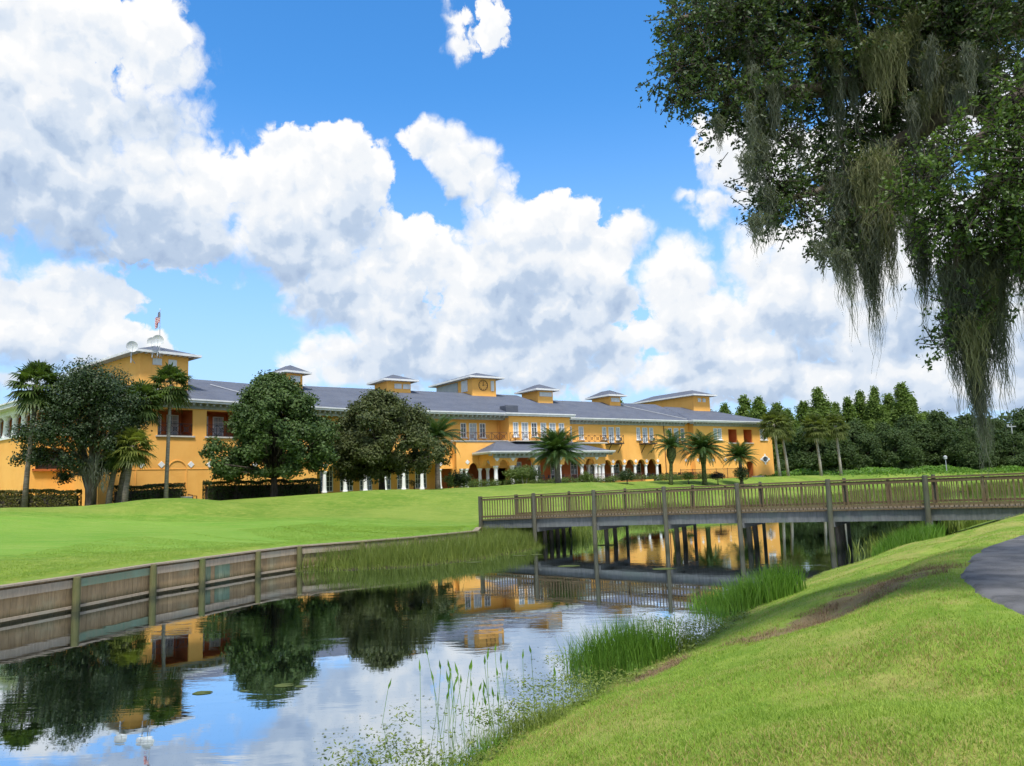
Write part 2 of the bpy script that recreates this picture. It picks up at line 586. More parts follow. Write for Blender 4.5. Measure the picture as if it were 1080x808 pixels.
WALL_TOP = .88
PATH_L = [(4.6, 3.0), (4.75, 5.5), (5.0, 7.6), (5.4, 9.2), (6.0, 10.75), (6.85, 12.1), (8.2, 14.0), (10.8, 16.7), (14.8, 20.8), (18.6, 24.2)]
PATH_R = [(8.2, 3.0), (7.9, 5.5), (7.9, 7.2), (8.2, 8.4), (8.7, 9.5), (9.4, 10.5), (10.9, 12.3), (13.2, 14.9), (16.8, 18.7), (20.3, 21.8)]
BR0, BR1 = Vector((-1.7, 38.4, 0)), Vector((17.0, 26.2, 0))     # near edge of the footbridge
BU = (BR1 - BR0).normalized()
BN = Vector((-BU.y, BU.x, 0))                                   # towards the far side
BR2 = BR1 + BU * 3.6
BW = 3.0                                                        # deck width


def seg_dist(X, Y, poly, closed=True):
    d = np.full(X.shape, 1e9)
    pts = poly + [poly[0]] if closed else poly
    for (x0, y0), (x1, y1) in zip(pts[:-1], pts[1:]):
        dx, dy = x1 - x0, y1 - y0
        t = np.clip(((X - x0) * dx + (Y - y0) * dy) / (dx * dx + dy * dy + 1e-12), 0, 1)
        d = np.minimum(d, np.hypot(X - x0 - t * dx, Y - y0 - t * dy))
    return d


def inside(X, Y, poly):
    r = np.zeros(X.shape, dtype=bool)
    n = len(poly)
    for i in range(n):
        x0, y0 = poly[i]
        x1, y1 = poly[(i + 1) % n]
        c = ((y0 > Y) != (y1 > Y)) & (X < (x1 - x0) * (Y - y0) / (y1 - y0 + 1e-12) + x0)
        r ^= c
    return r


def sstep(x, a, b):
    t = np.clip((x - a) / (b - a), 0, 1)
    return t * t * (3 - 2 * t)


# the ground behind the wall and up to the wall line
GREEN_SIDE = WALL + [(3, 45), (4.2, 52), (7, 60), (13, 64.5), (20, 66), (28, 71), (38, 84), (52, 99), (72, 107), (400, 130), (400, 900), (-600, 900), (-600, -60), (-60, -60), (-50, -10), (-30, 5)]


def hump(X, Y, cx, cy, sx, sy, rot=0.0):
    c, s = math.cos(rot), math.sin(rot)
    a, b = (X - cx) * c + (Y - cy) * s, -(X - cx) * s + (Y - cy) * c
    return np.exp(-(a / sx) ** 2 - (b / sy) ** 2)


def ground_z(X, Y):
    X, Y = np.asarray(X, float), np.asarray(Y, float)
    wet = inside(X, Y, POND)
    ds = seg_dist(X, Y, POND) * np.where(wet, -1, 1)
    green = inside(X, Y, GREEN_SIDE)
    dw = seg_dist(X, Y, WALL, False)
    # near bank (right): rises from the water
    wob = .05 * np.sin(X * 1.7 + 2 * np.sin(Y * .9)) + .04 * np.sin(Y * 2.3 + X)
    near = 1.36 * sstep(ds, -2.2, 6.5) - .12 + .22 * sstep(ds, 0, 2.0) + wob * sstep(ds, .4, 2.5)
    near = near + .30 * sstep(Y, 12, 24) * sstep(ds, 1, 7) + .15 * hump(X, Y, 5.0, 13.2, 2.2, 1.1, .7)
    near = np.where(ds > 0, np.maximum(near, .02 + .22 * np.minimum(ds, 1.0)), near)
    # golf green side: flat above the wall, swelling up to the clubhouse
    u_ = X * math.cos(rad(34.5)) + Y * math.sin(rad(34.5))
    v_ = -(X * math.sin(rad(34.5)) - Y * math.cos(rad(34.5)))       # grows towards the building (front walls near 65-70)
    rise = sstep(v_, 33, 56)
    far = WALL_TOP + .10 + .014 * np.minimum(dw, 18) + rise * (1.18 + .49 * sstep(X, -13, 1))
    far = far + .80 * hump(X, Y, -8.8, 53.0, 6.0, 4.0, .25) + .78 * hump(X, Y, -19.6, 44.5, 4.2, 3.2, .2) + .3 * hump(X, Y, -27, 40, 4, 3, .2) + .18 * hump(X, Y, -33, 45, 6, 4)
    far = far + .16 * np.sin(X * .33 + 1) * np.sin(Y * .27) * sstep(dw, 3, 12)
    far = far * sstep(dw, .12, .62) - .25 * (1 - sstep(dw, .12, .62))
    shore = .05 + 2.3 * sstep(ds, -.5, 17)
    openside = sstep(X - .13 * Y, -2.0, 3.5) * sstep(Y, 33, 42)    # beyond the bridge the lawn slopes to the water without a wall
    far = far * (1 - openside) + np.minimum(far, shore) * openside
    far = np.where(v_ > 62, 2.72, far * 1.0) if False else far
    b = sstep(v_, 58, 63)
    far = far * (1 - b) + (2.42 + .36 * sstep(X, -15, 0)) * b * (1 - openside) + np.minimum(2.78, shore + .6) * b * openside
    z = np.where(green, far, near)
    # strip of mud and reeds between wall and water
    strip = (~green) & (~wet) & (X < 2.5) & (Y > 27)
    z = np.where(strip, .03 + .10 * np.minimum(ds, 2), z)
    # other banks (far right shore)
    rs = (~green) & (Y > 24) & (X > 9)
    z = np.where(rs & ~wet, np.minimum(1.55, .05 + .32 * ds), z)
    # under the path the ground is level with it
    dp = seg_dist(X, Y, [((a[0] + b_[0]) / 2, (a[1] + b_[1]) / 2) for a, b_ in zip(PATH_L, PATH_R)], False)
    pz = 1.40 + .010 * (Y - 9)
    k = 1 - sstep(dp, 1.6, 3.2)
    z = np.where((~green) & (~wet), z * (1 - k) + pz * k, z)
    z = np.where(wet, np.maximum(-1.2, -.08 + .28 * ds), z)
    return z


def gz(x, y):
    return float(ground_z(np.array([x]), np.array([y]))[0])


def axis(segs):
    out = []
    for a, b, s in segs:
        out += list(np.arange(a, b, s))
    return np.array(out + [segs[-1][1]])


gx = axis([(-1500, -300, 120), (-300, -80, 12), (-80, -24, 1.6), (-24, 26, .28), (26, 60, 1.2), (60, 140, 4), (140, 400, 20), (400, 1500, 110)])
gy = axis([(-600, -60, 60), (-60, -4, 4), (-4, 3, .6), (3, 42, .28), (42, 72, .9), (72, 130, 3), (130, 300, 17), (300, 2400, 150)])
GX, GY = np.meshgrid(gx, gy)
GZ = ground_z(GX, GY)
GZ = GZ + rng.normal(0, 1, GZ.shape) * .006 * (seg_dist(GX, GY, WALL, False) > .6)
nx, ny = len(gx), len(gy)
verts = np.stack([GX.ravel(), GY.ravel(), GZ.ravel()], 1)
ii, jj = np.meshgrid(np.arange(nx - 1), np.arange(ny - 1))
i0 = (jj * nx + ii).ravel()
quads = np.stack([i0, i0 + 1, i0 + 1 + nx, i0 + nx], 1)


def grass_ground():
    m, g, b = new_mat('lawn')
    geo = g.n('ShaderNodeNewGeometry')
    p = geo.outputs['Position']
    s = g.n('ShaderNodeSeparateXYZ')
    g.link(p, s.inputs[0])
    x, y, z = s.outputs
    wob = g.m('MULTIPLY', g.m('SUBTRACT', g.noise(p, .35, 3, .5).outputs[0], .5), 2.4)
    fine = g.noise(p, 34, 5, .7).outputs[0]
    mid = g.noise(p, 2.4, 5, .6).outputs[0]
    big = g.noise(p, .22, 4, .55).outputs[0]
    # mown rough of the course
    base = g.mix(g.ramp(big, .35, .65), (.115, .205, .022, 1), (.19, .265, .042, 1))
    base = g.mix(g.ramp(mid, .45, .72, 0, .55), base, (.28, .31, .065, 1))
    # near bank: yellow green with straw patches
    nearm = g.m('MULTIPLY', g.ramp(g.m('SUBTRACT', x, g.m('MULTIPLY', y, .0)), -3.6, -2.6), g.ramp(y, 30, 26))
    straw = g.ramp(g.noise(p, .75, 5, .6, dist=.6).outputs[0], .44, .62)
    nb = g.mix(g.ramp(mid, .35, .68), (.15, .25, .026, 1), (.245, .325, .050, 1))
    nb = g.mix(g.m('MULTIPLY', straw, .55), nb, (.40, .335, .115, 1))
    base = g.mix(nearm, base, nb)
    # bare streak of dead grass along the brow of the bank
    ddx = g.m('ADD', g.m('MULTIPLY', g.m('SUBTRACT', x, 4.75), .62), g.m('MULTIPLY', g.m('SUBTRACT', y, 11.6), .42))
    ddy = g.m('SUBTRACT', g.m('MULTIPLY', g.m('SUBTRACT', y, 11.6), .78), g.m('MULTIPLY', g.m('SUBTRACT', x, 4.75), .30))
    rr = g.m('ADD', g.m('MULTIPLY', g.m('MULTIPLY', ddx, ddx), .55), g.m('MULTIPLY', g.m('MULTIPLY', ddy, ddy), 3.6))
    bare = g.ramp(g.m('ADD', g.m('SUBTRACT', rr, 0.9), g.m('MULTIPLY', g.m('SUBTRACT', g.noise(p, 2.2, 5, .65).outputs[0], .5), 5.0)), .15, -.5)
    ex2 = g.m('ADD', g.m('MULTIPLY', g.m('SUBTRACT', x, 1.9), .8), g.m('MULTIPLY', g.m('SUBTRACT', y, 11.3), -.6))
    ey2 = g.m('MULTIPLY', g.m('ADD', g.m('MULTIPLY', g.m('SUBTRACT', x, 1.9), .6), g.m('MULTIPLY', g.m('SUBTRACT', y, 11.3), .8)), .45)
    r2 = g.m('SQRT', g.m('ADD', g.m('MULTIPLY', ex2, ex2), g.m('MULTIPLY', ey2, ey2)))
    bare = g.m('MAXIMUM', bare, g.ramp(g.m('ADD', r2, g.m('MULTIPLY', g.m('SUBTRACT', fine, .5), .3)), .38, .2))
    bare = g.m('MULTIPLY', bare, nearm)
    base = g.mix(g.m('MULTIPLY', bare, .85), base, g.mix(fine, (.13, .085, .05, 1), (.33, .22, .14, 1)))
    # putting green: smooth bright turf inside an oval, darker collar round it
    ex = g.m('DIVIDE', g.m('SUBTRACT', x, -21.5), 17.0)
    ey = g.m('DIVIDE', g.m('SUBTRACT', y, 32.5), 7.2)
    ey = g.m('SUBTRACT', ey, g.m('MULTIPLY', ex, .62))
    er = g.m('ADD', g.m('SQRT', g.m('ADD', g.m('MULTIPLY', ex, ex), g.m('MULTIPLY', ey, ey))), g.m('MULTIPLY', wob, .035))
    leftm = g.m('MULTIPLY', g.ramp(x, 3, 0), g.ramp(y, 15, 18))
    collar = g.m('MULTIPLY', g.ramp(er, 1.22, 1.12), leftm)
    turf = g.m('MULTIPLY', g.ramp(er, 1.0, .97), leftm)
    base = g.mix(collar, base, g.mix(g.ramp(mid, .4, .65), (.115, .225, .022, 1), (.15, .255, .032, 1)))
    base = g.mix(turf, base, g.mix(g.ramp(big, .3, .7), (.130, .268, .030, 1), (.170, .300, .042, 1)))
    stripe = g.noise(g.v('MULTIPLY', p, (.55, 3.2, 1)), 1.2, 5, .65).outputs[0]
    base = g.mix(g.m('MULTIPLY', g.m('MULTIPLY', collar, g.ramp(stripe, .40, .70)), .42), base, (.24, .33, .075, 1))
    base = g.mix(g.ramp(fine, .35, .75, 0, .45), base, g.mix(1.0, base, (.45, .5, .4, 1), 'MULTIPLY'))
    strw = g.noise(g.v('MULTIPLY', p, (.22, 1.6, 1)), 1.6, 6, .7).outputs[0]
    base = g.mix(g.m('MULTIPLY', g.m('SUBTRACT', 1.0, nearm), g.ramp(strw, .45, .75, 0, .38)), base, (.27, .30, .07, 1))
    base = g.mix(g.ramp(g.noise(p, 5.5, 5, .7).outputs[0], .45, .75, 0, .35), base, g.mix(1.0, base, (.55, .66, .5, 1), 'MULTIPLY'))
    # mud below and at the water's edge
    mud = g.ramp(g.m('ADD', z, g.m('MULTIPLY', g.m('SUBTRACT', mid, .5), .25)), .20, .02)
    base = g.mix(mud, base, (.045, .042, .022, 1))
    g.link(base, b.inputs['Base Color'])
    b.inputs['Roughness'].default_value = .9
    b.inputs['Specular IOR Level'].default_value = .12
    bp = g.n('ShaderNodeBump')
    bp.inputs['Strength'].default_value = .7
    bp.inputs['Distance'].default_value = .03
    g.link(g.m('ADD', fine, g.m('MULTIPLY', mid, 1.5)), bp.inputs['Height'])
    g.link(bp.outputs[0], b.inputs['Normal'])
    return m


M['lawn'] = grass_ground()
tag(np_mesh('ground', verts, quads, M['lawn'], smooth=True), kind='structure')


def water_mat():
    m, g, b = new_mat('pond_water')
    geo = g.n('ShaderNodeNewGeometry')
    p = geo.outputs['Position']
    # glassy near water, rippled streaks in patches
    calm = g.ramp(g.noise(g.v('MULTIPLY', p, (.10, .22, 1)), 1.0, 3, .55).outputs[0], .42, .62)
    h = g.m('ADD', g.m('MULTIPLY', g.noise(g.v('MULTIPLY', p, (.8, 2.6, 1)), 1.1, 3, .5, dist=.4).outputs[0], 1.0),
            g.m('MULTIPLY', g.noise(g.v('MULTIPLY', p, (1, 3.0, 1)), 6.0, 2, .5).outputs[0], .10))
    bp = g.n('ShaderNodeBump')
    g.link(g.m('ADD', .05, g.m('MULTIPLY', calm, .24)), bp.inputs['Strength'])
    bp.inputs['Distance'].default_value = .012
    g.link(h, bp.inputs['Height'])
    g.link((.010, .016, .012, 1), b.inputs['Base Color'])
    b.inputs['Roughness'].default_value = .015
    b.inputs['IOR'].default_value = 1.33
    b.inputs['Specular IOR Level'].default_value = .5
    g.link(bp.outputs[0], b.inputs['Normal'])
    gl = g.n('ShaderNodeBsdfGlossy')
    gl.inputs['Roughness'].default_value = .012
    gl.inputs['Color'].default_value = (.80, .86, .92, 1)
    g.link(bp.outputs[0], gl.inputs['Normal'])
    lw = g.n('ShaderNodeLayerWeight')
    lw.inputs['Blend'].default_value = .5
    mx = g.n('ShaderNodeMixShader')
    g.link(g.ramp(lw.outputs['Facing'], .3, .95, .45, .95, smooth=False), mx.inputs[0])
    g.link(b.outputs[0], mx.inputs[1])
    g.link(gl.outputs[0], mx.inputs[2])
    o = [n for n in g.t.nodes if n.type == 'OUTPUT_MATERIAL'][0]
    g.link(mx.outputs[0], o.inputs[0])
    return m


M['water'] = water_mat()
wb = MB()
wb.quad((-70, -40, 0), (140, -40, 0), (140, 125, 0), (-70, 125, 0))
tag(wb.build('pond_water', M['water']), kind='structure')

# asphalt cart path, a thin slab with slightly ragged edges
M['asphalt'] = mat('asphalt', (.150, .148, .148), .9, .25, .22, 2.2, 1.0, 110, col2=(.095, .095, .097))


def smooth_line(pts, n):
    pts = np.array(pts, float)
    t = np.arange(len(pts))
    tt = np.linspace(0, len(pts) - 1, n)
    out = np.zeros((n, 2))
    for k, q in enumerate(tt):
        i = int(min(max(math.floor(q), 0), len(pts) - 2))
        f = q - i
        p0, p1, p2, p3 = pts[max(i - 1, 0)], pts[i], pts[i + 1], pts[min(i + 2, len(pts) - 1)]
        out[k] = .5 * ((2 * p1) + (-p0 + p2) * f + (2 * p0 - 5 * p1 + 4 * p2 - p3) * f * f + (-p0 + 3 * p1 - 3 * p2 + p3) * f ** 3)
    return out


pl, pr = smooth_line(PATH_L, 240), smooth_line(PATH_R, 240)
jit = np.convolve(rng.normal(0, 1, 260), np.ones(4) / 4, 'same')[:240] * .05
pl[:, 0] += jit
K = 8
pv, pq = [], []
for i in range(240):
    for k in range(K + 1):
        fk = (0, .02, .1, .3, .5, .7, .9, .98, 1)[k]
        q = pl[i] + (pr[i] - pl[i]) * fk
        z = 1.40 + .010 * (q[1] - 9) + .035 + .03 * math.sin(math.pi * fk)
        pv.append((q[0], q[1], z - (.045 if k in (0, K) else 0)))
for i in range(239):
    for k in range(K):
        a = i * (K + 1) + k
        pq.append((a, a + 1, a + K + 2, a + K + 1))
tag(np_mesh('cart_path', np.array(pv), np.array(pq), M['asphalt'], smooth=True), kind='structure')

# turf strip that carries the lawn right up to the back of the wall
ev, eq = [], []
wl = []
for (x0, y0), (x1, y1) in zip(WALL[:-1], WALL[1:]):
    n = max(2, int(math.hypot(x1 - x0, y1 - y0) / .25))
    wl += [(x0 + (x1 - x0) * k / n, y0 + (y1 - y0) * k / n) for k in range(n)]
wl.append(WALL[-1])
wl = np.array(wl)
tg = np.gradient(wl, axis=0)
tg /= np.linalg.norm(tg, axis=1)[:, None]
nl = np.stack([-tg[:, 1], tg[:, 0]], 1)
for k in range(5):
    o_ = (.03, .25, .5, .75, 1.0)[k]
    q = wl + nl * o_
    z = np.full(len(q), WALL_TOP - .01) if k == 0 else (ground_z(q[:, 0], q[:, 1]) if k == 4 else np.full(len(q), WALL_TOP + .10 * o_) + rng.normal(0, .012, len(q)))
    ev.append(np.stack([q[:, 0], q[:, 1], np.maximum(z, WALL_TOP - .02) + (.004 if k < 4 else -.01)], 1))
ev = np.concatenate(ev)
n = len(wl)
for k in range(4):
    for i in range(n - 1):
        eq.append((k * n + i, k * n + i + 1, (k + 1) * n + i + 1, (k + 1) * n + i))
tag(np_mesh('lawn_edge', ev, np.array(eq), M['lawn'], smooth=True), kind='structure')
# ------------------------------------------------------------------ timber retaining wall
def settle(root, loc):
    """move the thing's Empty to its base without moving its parts"""
    root.location = loc
    for c in kids(root):
        c.location = Vector(c.location) - Vector(loc)


wall = thing('retaining_wall', 'low timber retaining wall with mossy posts holding back the putting green at the pond edge', 'retaining wall')
for i in range(len(WALL) - 1):
    a, b_ = Vector((*WALL[i], 0)), Vector((*WALL[i + 1], 0))
    d = (b_ - a).normalized()
    nrm = Vector((d.y, -d.x, 0))                  # towards the water
    L = (b_ - a).length
    green = i in (3,)
    m1, m2 = MB(), MB()
    n = max(2, int(L / .165))
    sp = 0
    for k in range(n):
        w = L / n
        c = a + d * (w * (k + .5)) + nrm * random.uniform(-.006, .006)
        top = WALL_TOP - .02
        tgt = m2 if (i in (2, 5, 1) and (k / n < .16 or (i == 5 and .25 < k / n < .5))) else m1
        tgt.box(c + Vector((0, 0, (top - .7) / 2)), (w * .965, .045, top + .7), (d, nrm, Vector((0, 0, 1))))
    panel = m1.build('plank_panel', M['wall_plank'], wall)
    if m2.v:
        m2.build('green_plank_panel', M['green_plank'], wall)
    MB().beam(a + nrm * .07 + Vector((0, 0, WALL_TOP - .17)), b_ + nrm * .07 + Vector((0, 0, WALL_TOP - .17)), .07, .21).build('wale_board', M['green_plank' if green else 'cap'], wall)
    MB().beam(a + nrm * .06 + Vector((0, 0, .10)), b_ + nrm * .06 + Vector((0, 0, .10)), .06, .07).build('lower_wale', M['cap'], wall)
    MB().beam(a + nrm * .03 + Vector((0, 0, WALL_TOP + .02)), b_ + nrm * .03 + Vector((0, 0, WALL_TOP + .02)), .26, .045).build('cap_board', M['cap'], wall)
for i, (x, y) in enumerate(WALL):
    if i in (0,):
        continue
    a = Vector((*WALL[max(i - 1, 0)], 0))
    b_ = Vector((*WALL[min(i + 1, len(WALL) - 1)], 0))
    d = (b_ - a).normalized()
    nrm = Vector((d.y, -d.x, 0))
    p = Vector((x, y, 0)) + nrm * .17
    h = WALL_TOP + random.uniform(-.03, .03)
    MB().tube([p + Vector((0, 0, -1)), p + Vector((0, 0, h - .02)), p + Vector((0, 0, h))], [.105, .10, .088], 12).build('post', M['mossy_post'], wall)
settle(wall, (WALL[6][0], WALL[6][1], 0))

# ------------------------------------------------------------------ footbridge
bridge = thing('footbridge', 'weathered wooden footbridge with baluster railings crossing the pond on piles', 'bridge')
BL = (BR1 - BR0).length
BL2 = (BR2 - BR0).length


def deck_z(s):
    return 1.27 + .34 * (s / BL) + .05 * math.sin(math.pi * min(s / BL, 1))


def bp_(s, off, z):
    return BR0 + BU * s + BN * off + Vector((0, 0, z))


def px_to_s(px):
    """distance along the near edge of the bridge seen at photo column px"""
    best = min(((abs((cam.matrix_world.inverted() @ bp_(s, 0, 1.8)).x / -(cam.matrix_world.inverted() @ bp_(s, 0, 1.8)).z * FPX + 540 - px), s)
                for s in np.arange(-1, 26, .02)))
    return best[1]


POSTS = [0.0] + [px_to_s(q) for q in (565, 628, 703, 780, 875, 978)]
POSTS += [POSTS[-1] + 3.3, BL2]
for k in range(len(POSTS) - 1):
    s0, s1 = POSTS[k], POSTS[k + 1]
    # deck boards of this bay
    dk = MB()
    nb = int((s1 - s0) / .145)
    for q in range(nb):
        s = s0 + (q + .5) * (s1 - s0) / nb
        w = (s1 - s0) / nb * .93
        e0, e1 = -.10 + random.uniform(-.012, .012), BW + .1 + random.uniform(-.012, .012)
        c = bp_(s, (e0 + e1) / 2, deck_z(s) - .025)
        dk.box(c, (w, e1 - e0, .045), (BU, BN, Vector((0, 0, 1))))
    dk.build('deck', M['rail_wood'], bridge)
    for off in (0.06, BW / 2, BW - .06):
        MB().beam(bp_(s0 + .01, off, deck_z(s0) - .255), bp_(s1 - .01, off, deck_z(s1) - .255), .12, .39).build('stringer', M['beam_wood'], bridge)
    for off in (-.06, BW + .06):
        zt0, zt1 = deck_z(s0) + 1.06, deck_z(s1) + 1.06
        sgn = -1 if off < 0 else 1
        pn = MB()
        nbal = int((s1 - s0) / .145)
        for q in range(nbal):
            s = s0 + (q + .5) * (s1 - s0) / nbal
            ln = random.uniform(-.012, .012)
            pn.beam(bp_(s + ln, off - .02 * sgn, deck_z(s) + .02), bp_(s - ln, off - .02 * sgn, deck_z(s) + 1.0), .032, .032, BU)
        pn.beam(bp_(s0, off - .02 * sgn + .042 * sgn, deck_z(s0) + .13), bp_(s1, off - .02 * sgn + .042 * sgn, deck_z(s1) + .13), .04, .09)
        pn.beam(bp_(s0, off - .02 * sgn + .042 * sgn, deck_z(s0) + .94), bp_(s1, off - .02 * sgn + .042 * sgn, deck_z(s1) + .94), .04, .09)
        rp = pn.build('railing_panel', M['rail_wood'], bridge)
        MB().beam(bp_(s0, off, zt0), bp_(s1, off, zt1), .15, .045).build('top_rail', M['rail_wood'], rp)
for k, s in enumerate(POSTS):
    zt = deck_z(s) + 1.06
    for off in (-.17, BW + .19):
        if k == 0 or k >= 7:
            MB().beam(bp_(s, off * .6 if off < 0 else BW + .12, -.3), bp_(s, off * .6 if off < 0 else BW + .12, zt + .06), .15, .15, BU).build('end_post', M['bridge_post'], bridge)
        else:
            r = .098 if off < 0 else .075
            ln = random.uniform(-.03, .03)
            MB().tube([bp_(s, off, -1.3), bp_(s, off, .5), bp_(s + ln, off, zt + .06), bp_(s + ln, off, zt + .085)], [r * 1.05, r, r * .93, r * .8], 12).build('post', M['bridge_post'], bridge)
    if 0 < k < 7:
        bw_ = MB()
        bw_.beam(bp_(s, -.02, deck_z(s) - .54), bp_(s, BW + .02, deck_z(s) - .54), .24, .2)
        bw_.build('pile_cap', M['beam_wood'], bridge)
        offs = (.95, 1.85) if k > 1 else (.7, 1.3, 1.9, 2.5)
        for off in offs:
            MB().tube([bp_(s + .05, off, -1.3), bp_(s, off, deck_z(s) - .63)], [.115, .10], 10).build('pile', M['pile'], bridge)
    # intermediate slim posts of the railing
    if k < len(POSTS) - 1:
        sm = (s + POSTS[k + 1]) / 2
        for off in (BW + .10,):
            MB().beam(bp_(sm, off, deck_z(sm) - .35), bp_(sm, off, deck_z(sm) + 1.03), .09, .09, BU).build('rail_post', M['rail_wood'], bridge)
# timber abutment under the left end
ab = MB()
for q in range(16):
    ab.box(bp_(.12, .1 + q * .19, .35), (.06, .18, 1.15), (BU, BN, Vector((0, 0, 1))))
ab.build('abutment', M['pile'], bridge)
settle(bridge, bp_(0, BW / 2, 0))
# ------------------------------------------------------------------ clubhouse
class Frame:
    """a along the wall, b outwards"""

    def __init__(self, A, B):
        self.A, self.B = Vector(A), Vector(B)
        self.ax = (self.A, self.B, Vector((0, 0, 1)))

    def p(self, a, b, z):
        return self.A * a + self.B * b + Vector((0, 0, z))


def uv(deg):
    t = rad(deg)
    return Vector((math.cos(t), math.sin(t), 0)), Vector((math.sin(t), -math.cos(t), 0))


u1, n1 = uv(34.5)
u2, n2 = uv(49.0)
F1, F2 = Frame(u1, n1), Frame(u2, n2)
L1, L2 = Frame(n1, -u1), Frame(n2, -u2)     # faces towards the left: (v, -u)
R1, R2 = Frame(n1, u1), Frame(n2, u2)       # faces towards the right: (v, u)

club = thing('clubhouse', 'long two storey orange stucco clubhouse with grey shingle roof, white arcades and small roof towers', 'clubhouse')
GZ0 = 2.4        # wall foot, a little below the lawn


def wall_panel(fr, b, a0, a1, z0, z1, holes=(), reveal=.14, m='stucco', name='wall', parent=None, mb=None):
    """wall face with rectangular openings and their reveals"""
    w = mb or MB()
    xs = sorted({a0, a1, *[h[0] for h in holes], *[h[1] for h in holes]})
    zs = sorted({z0, z1, *[h[2] for h in holes], *[h[3] for h in holes]})
    for i in range(len(xs) - 1):
        for j in range(len(zs) - 1):
            cx, cz = (xs[i] + xs[i + 1]) / 2, (zs[j] + zs[j + 1]) / 2
            if any(h[0] < cx < h[1] and h[2] < cz < h[3] for h in holes):
                continue
            w.quad(fr.p(xs[i], b, zs[j]), fr.p(xs[i + 1], b, zs[j]), fr.p(xs[i + 1], b, zs[j + 1]), fr.p(xs[i], b, zs[j + 1]))
    for (h0, h1, g0, g1) in holes:
        r = b - reveal
        w.quad(fr.p(h0, b, g0), fr.p(h0, b, g1), fr.p(h0, r, g1), fr.p(h0, r, g0))
        w.quad(fr.p(h1, b, g1), fr.p(h1, b, g0), fr.p(h1, r, g0), fr.p(h1, r, g1))
        w.quad(fr.p(h0, b, g1), fr.p(h1, b, g1), fr.p(h1, r, g1), fr.p(h0, r, g1))
        w.quad(fr.p(h1, b, g0), fr.p(h0, b, g0), fr.p(h0, r, g0), fr.p(h1, r, g0))
    if mb is None:
        return w.build(name, M[m], parent or club)


def arch_wall(fr, b, a0, a1, zs, zt, arches, rise=None, th=.45, m='stucco', z0=None, piers=()):
    """wall above the spring line zs with round-headed openings cut into it; piers carry it to the ground"""
    w = MB()
    cur = a0
    for (p, q) in sorted(arches):
        if p > cur + 1e-6:
            w.hexa([fr.p(cur, b - th, zs), fr.p(p, b - th, zs), fr.p(p, b, zs), fr.p(cur, b, zs),
                    fr.p(cur, b - th, zt), fr.p(p, b - th, zt), fr.p(p, b, zt), fr.p(cur, b, zt)])
        c, r = (p + q) / 2, (q - p) / 2
        h = rise if rise else r
        N = 14
        pts = [(c - r * math.cos(math.pi * k / N), zs + h * math.sin(math.pi * k / N)) for k in range(N + 1)]
        for (x0, z0_), (x1, z1_) in zip(pts[:-1], pts[1:]):
            for bb in (b, b - th):
                w.quad(fr.p(x0, bb, z0_), fr.p(x1, bb, z1_), fr.p(x1, bb, zt), fr.p(x0, bb, zt))
            w.quad(fr.p(x0, b, z0_), fr.p(x1, b, z1_), fr.p(x1, b - th, z1_), fr.p(x0, b - th, z0_))
        cur = q
    if a1 > cur + 1e-6:
        w.hexa([fr.p(cur, b - th, zs), fr.p(a1, b - th, zs), fr.p(a1, b, zs), fr.p(cur, b, zs),
                fr.p(cur, b - th, zt), fr.p(a1, b - th, zt), fr.p(a1, b, zt), fr.p(cur, b, zt)])
    for (p, q) in piers:
        w.hexa([fr.p(p, b - th, GZ0), fr.p(q, b - th, GZ0), fr.p(q, b, GZ0), fr.p(p, b, GZ0),
                fr.p(p, b - th, zs - .002), fr.p(q, b - th, zs - .002), fr.p(q, b, zs - .002), fr.p(p, b, zs - .002)])
    return w.build('arcade_wall', M[m], club)


def column(fr, a, b, z0, z1, r=.185):
    prof = [(r * 1.35, 0), (r * 1.35, .12), (r * 1.15, .18), (r * 1.08, .3), (r, .5), (r * .86, z1 - z0 - .34), (r * .9, z1 - z0 - .26), (r * 1.25, z1 - z0 - .14), (r * 1.35, z1 - z0 - .1), (r * 1.35, z1 - z0)]
    return MB().lathe(prof, fr.p(a, b, z0), 14).build('column', M['white'], club, False)


def diamond(fr, a, b, z, r=.27):
    w = MB()
    ring = [(a - r, z), (a, z - r), (a + r, z), (a, z + r)]
    w.hexa([fr.p(x, b - .02, zz) for x, zz in ring] + [fr.p(x, b + .04, zz) for x, zz in ring])
    return w.build('diamond_tile', M['white'], club)


def window(fr, a0, a1, z0, z1, b, cols=2, rows=3, name='window', pane='glass', parent=None, frame=.075, m='white', sill=True, arched=False):
    """framed window set in its opening: frame and glazing bars, pane behind them"""
    w = MB()
    d = .07
    ax = fr.ax
    bc = b - .03
    w.box(fr.p((a0 + a1) / 2, bc, z1 - frame / 2), (a1 - a0, d * 1.6, frame), ax)
    w.box(fr.p((a0 + a1) / 2, bc, z0 + frame / 2), (a1 - a0, d * 1.6, frame), ax)
    for a in (a0 + frame / 2, a1 - frame / 2):
        w.box(fr.p(a, bc, (z0 + z1) / 2), (frame, d * 1.4, z1 - z0 - 2 * frame), ax)
    for k in range(1, cols):
        w.box(fr.p(a0 + (a1 - a0) * k / cols, bc - .01, (z0 + z1) / 2), (frame * .55, d * .9, z1 - z0 - 2 * frame), ax)
    for k in range(1, rows):
        w.box(fr.p((a0 + a1) / 2, bc - .013, z0 + (z1 - z0) * k / rows), (a1 - a0 - 2 * frame, d * .7, frame * .5), ax)
    if sill:
        w.box(fr.p((a0 + a1) / 2, b + .05, z0 - .045), (a1 - a0 + .22, .2, .09), ax)
    o = w.build(name, M[m], parent or club)
    gl = MB()
    gl.quad(fr.p(a0, bc - .045, z0), fr.p(a1, bc - .045, z0), fr.p(a1, bc - .045, z1), fr.p(a0, bc - .045, z1))
    if parent is None:
        gl.build('pane', M[pane], o)
    else:
        gl.build('pane', M[pane], parent)
    return o


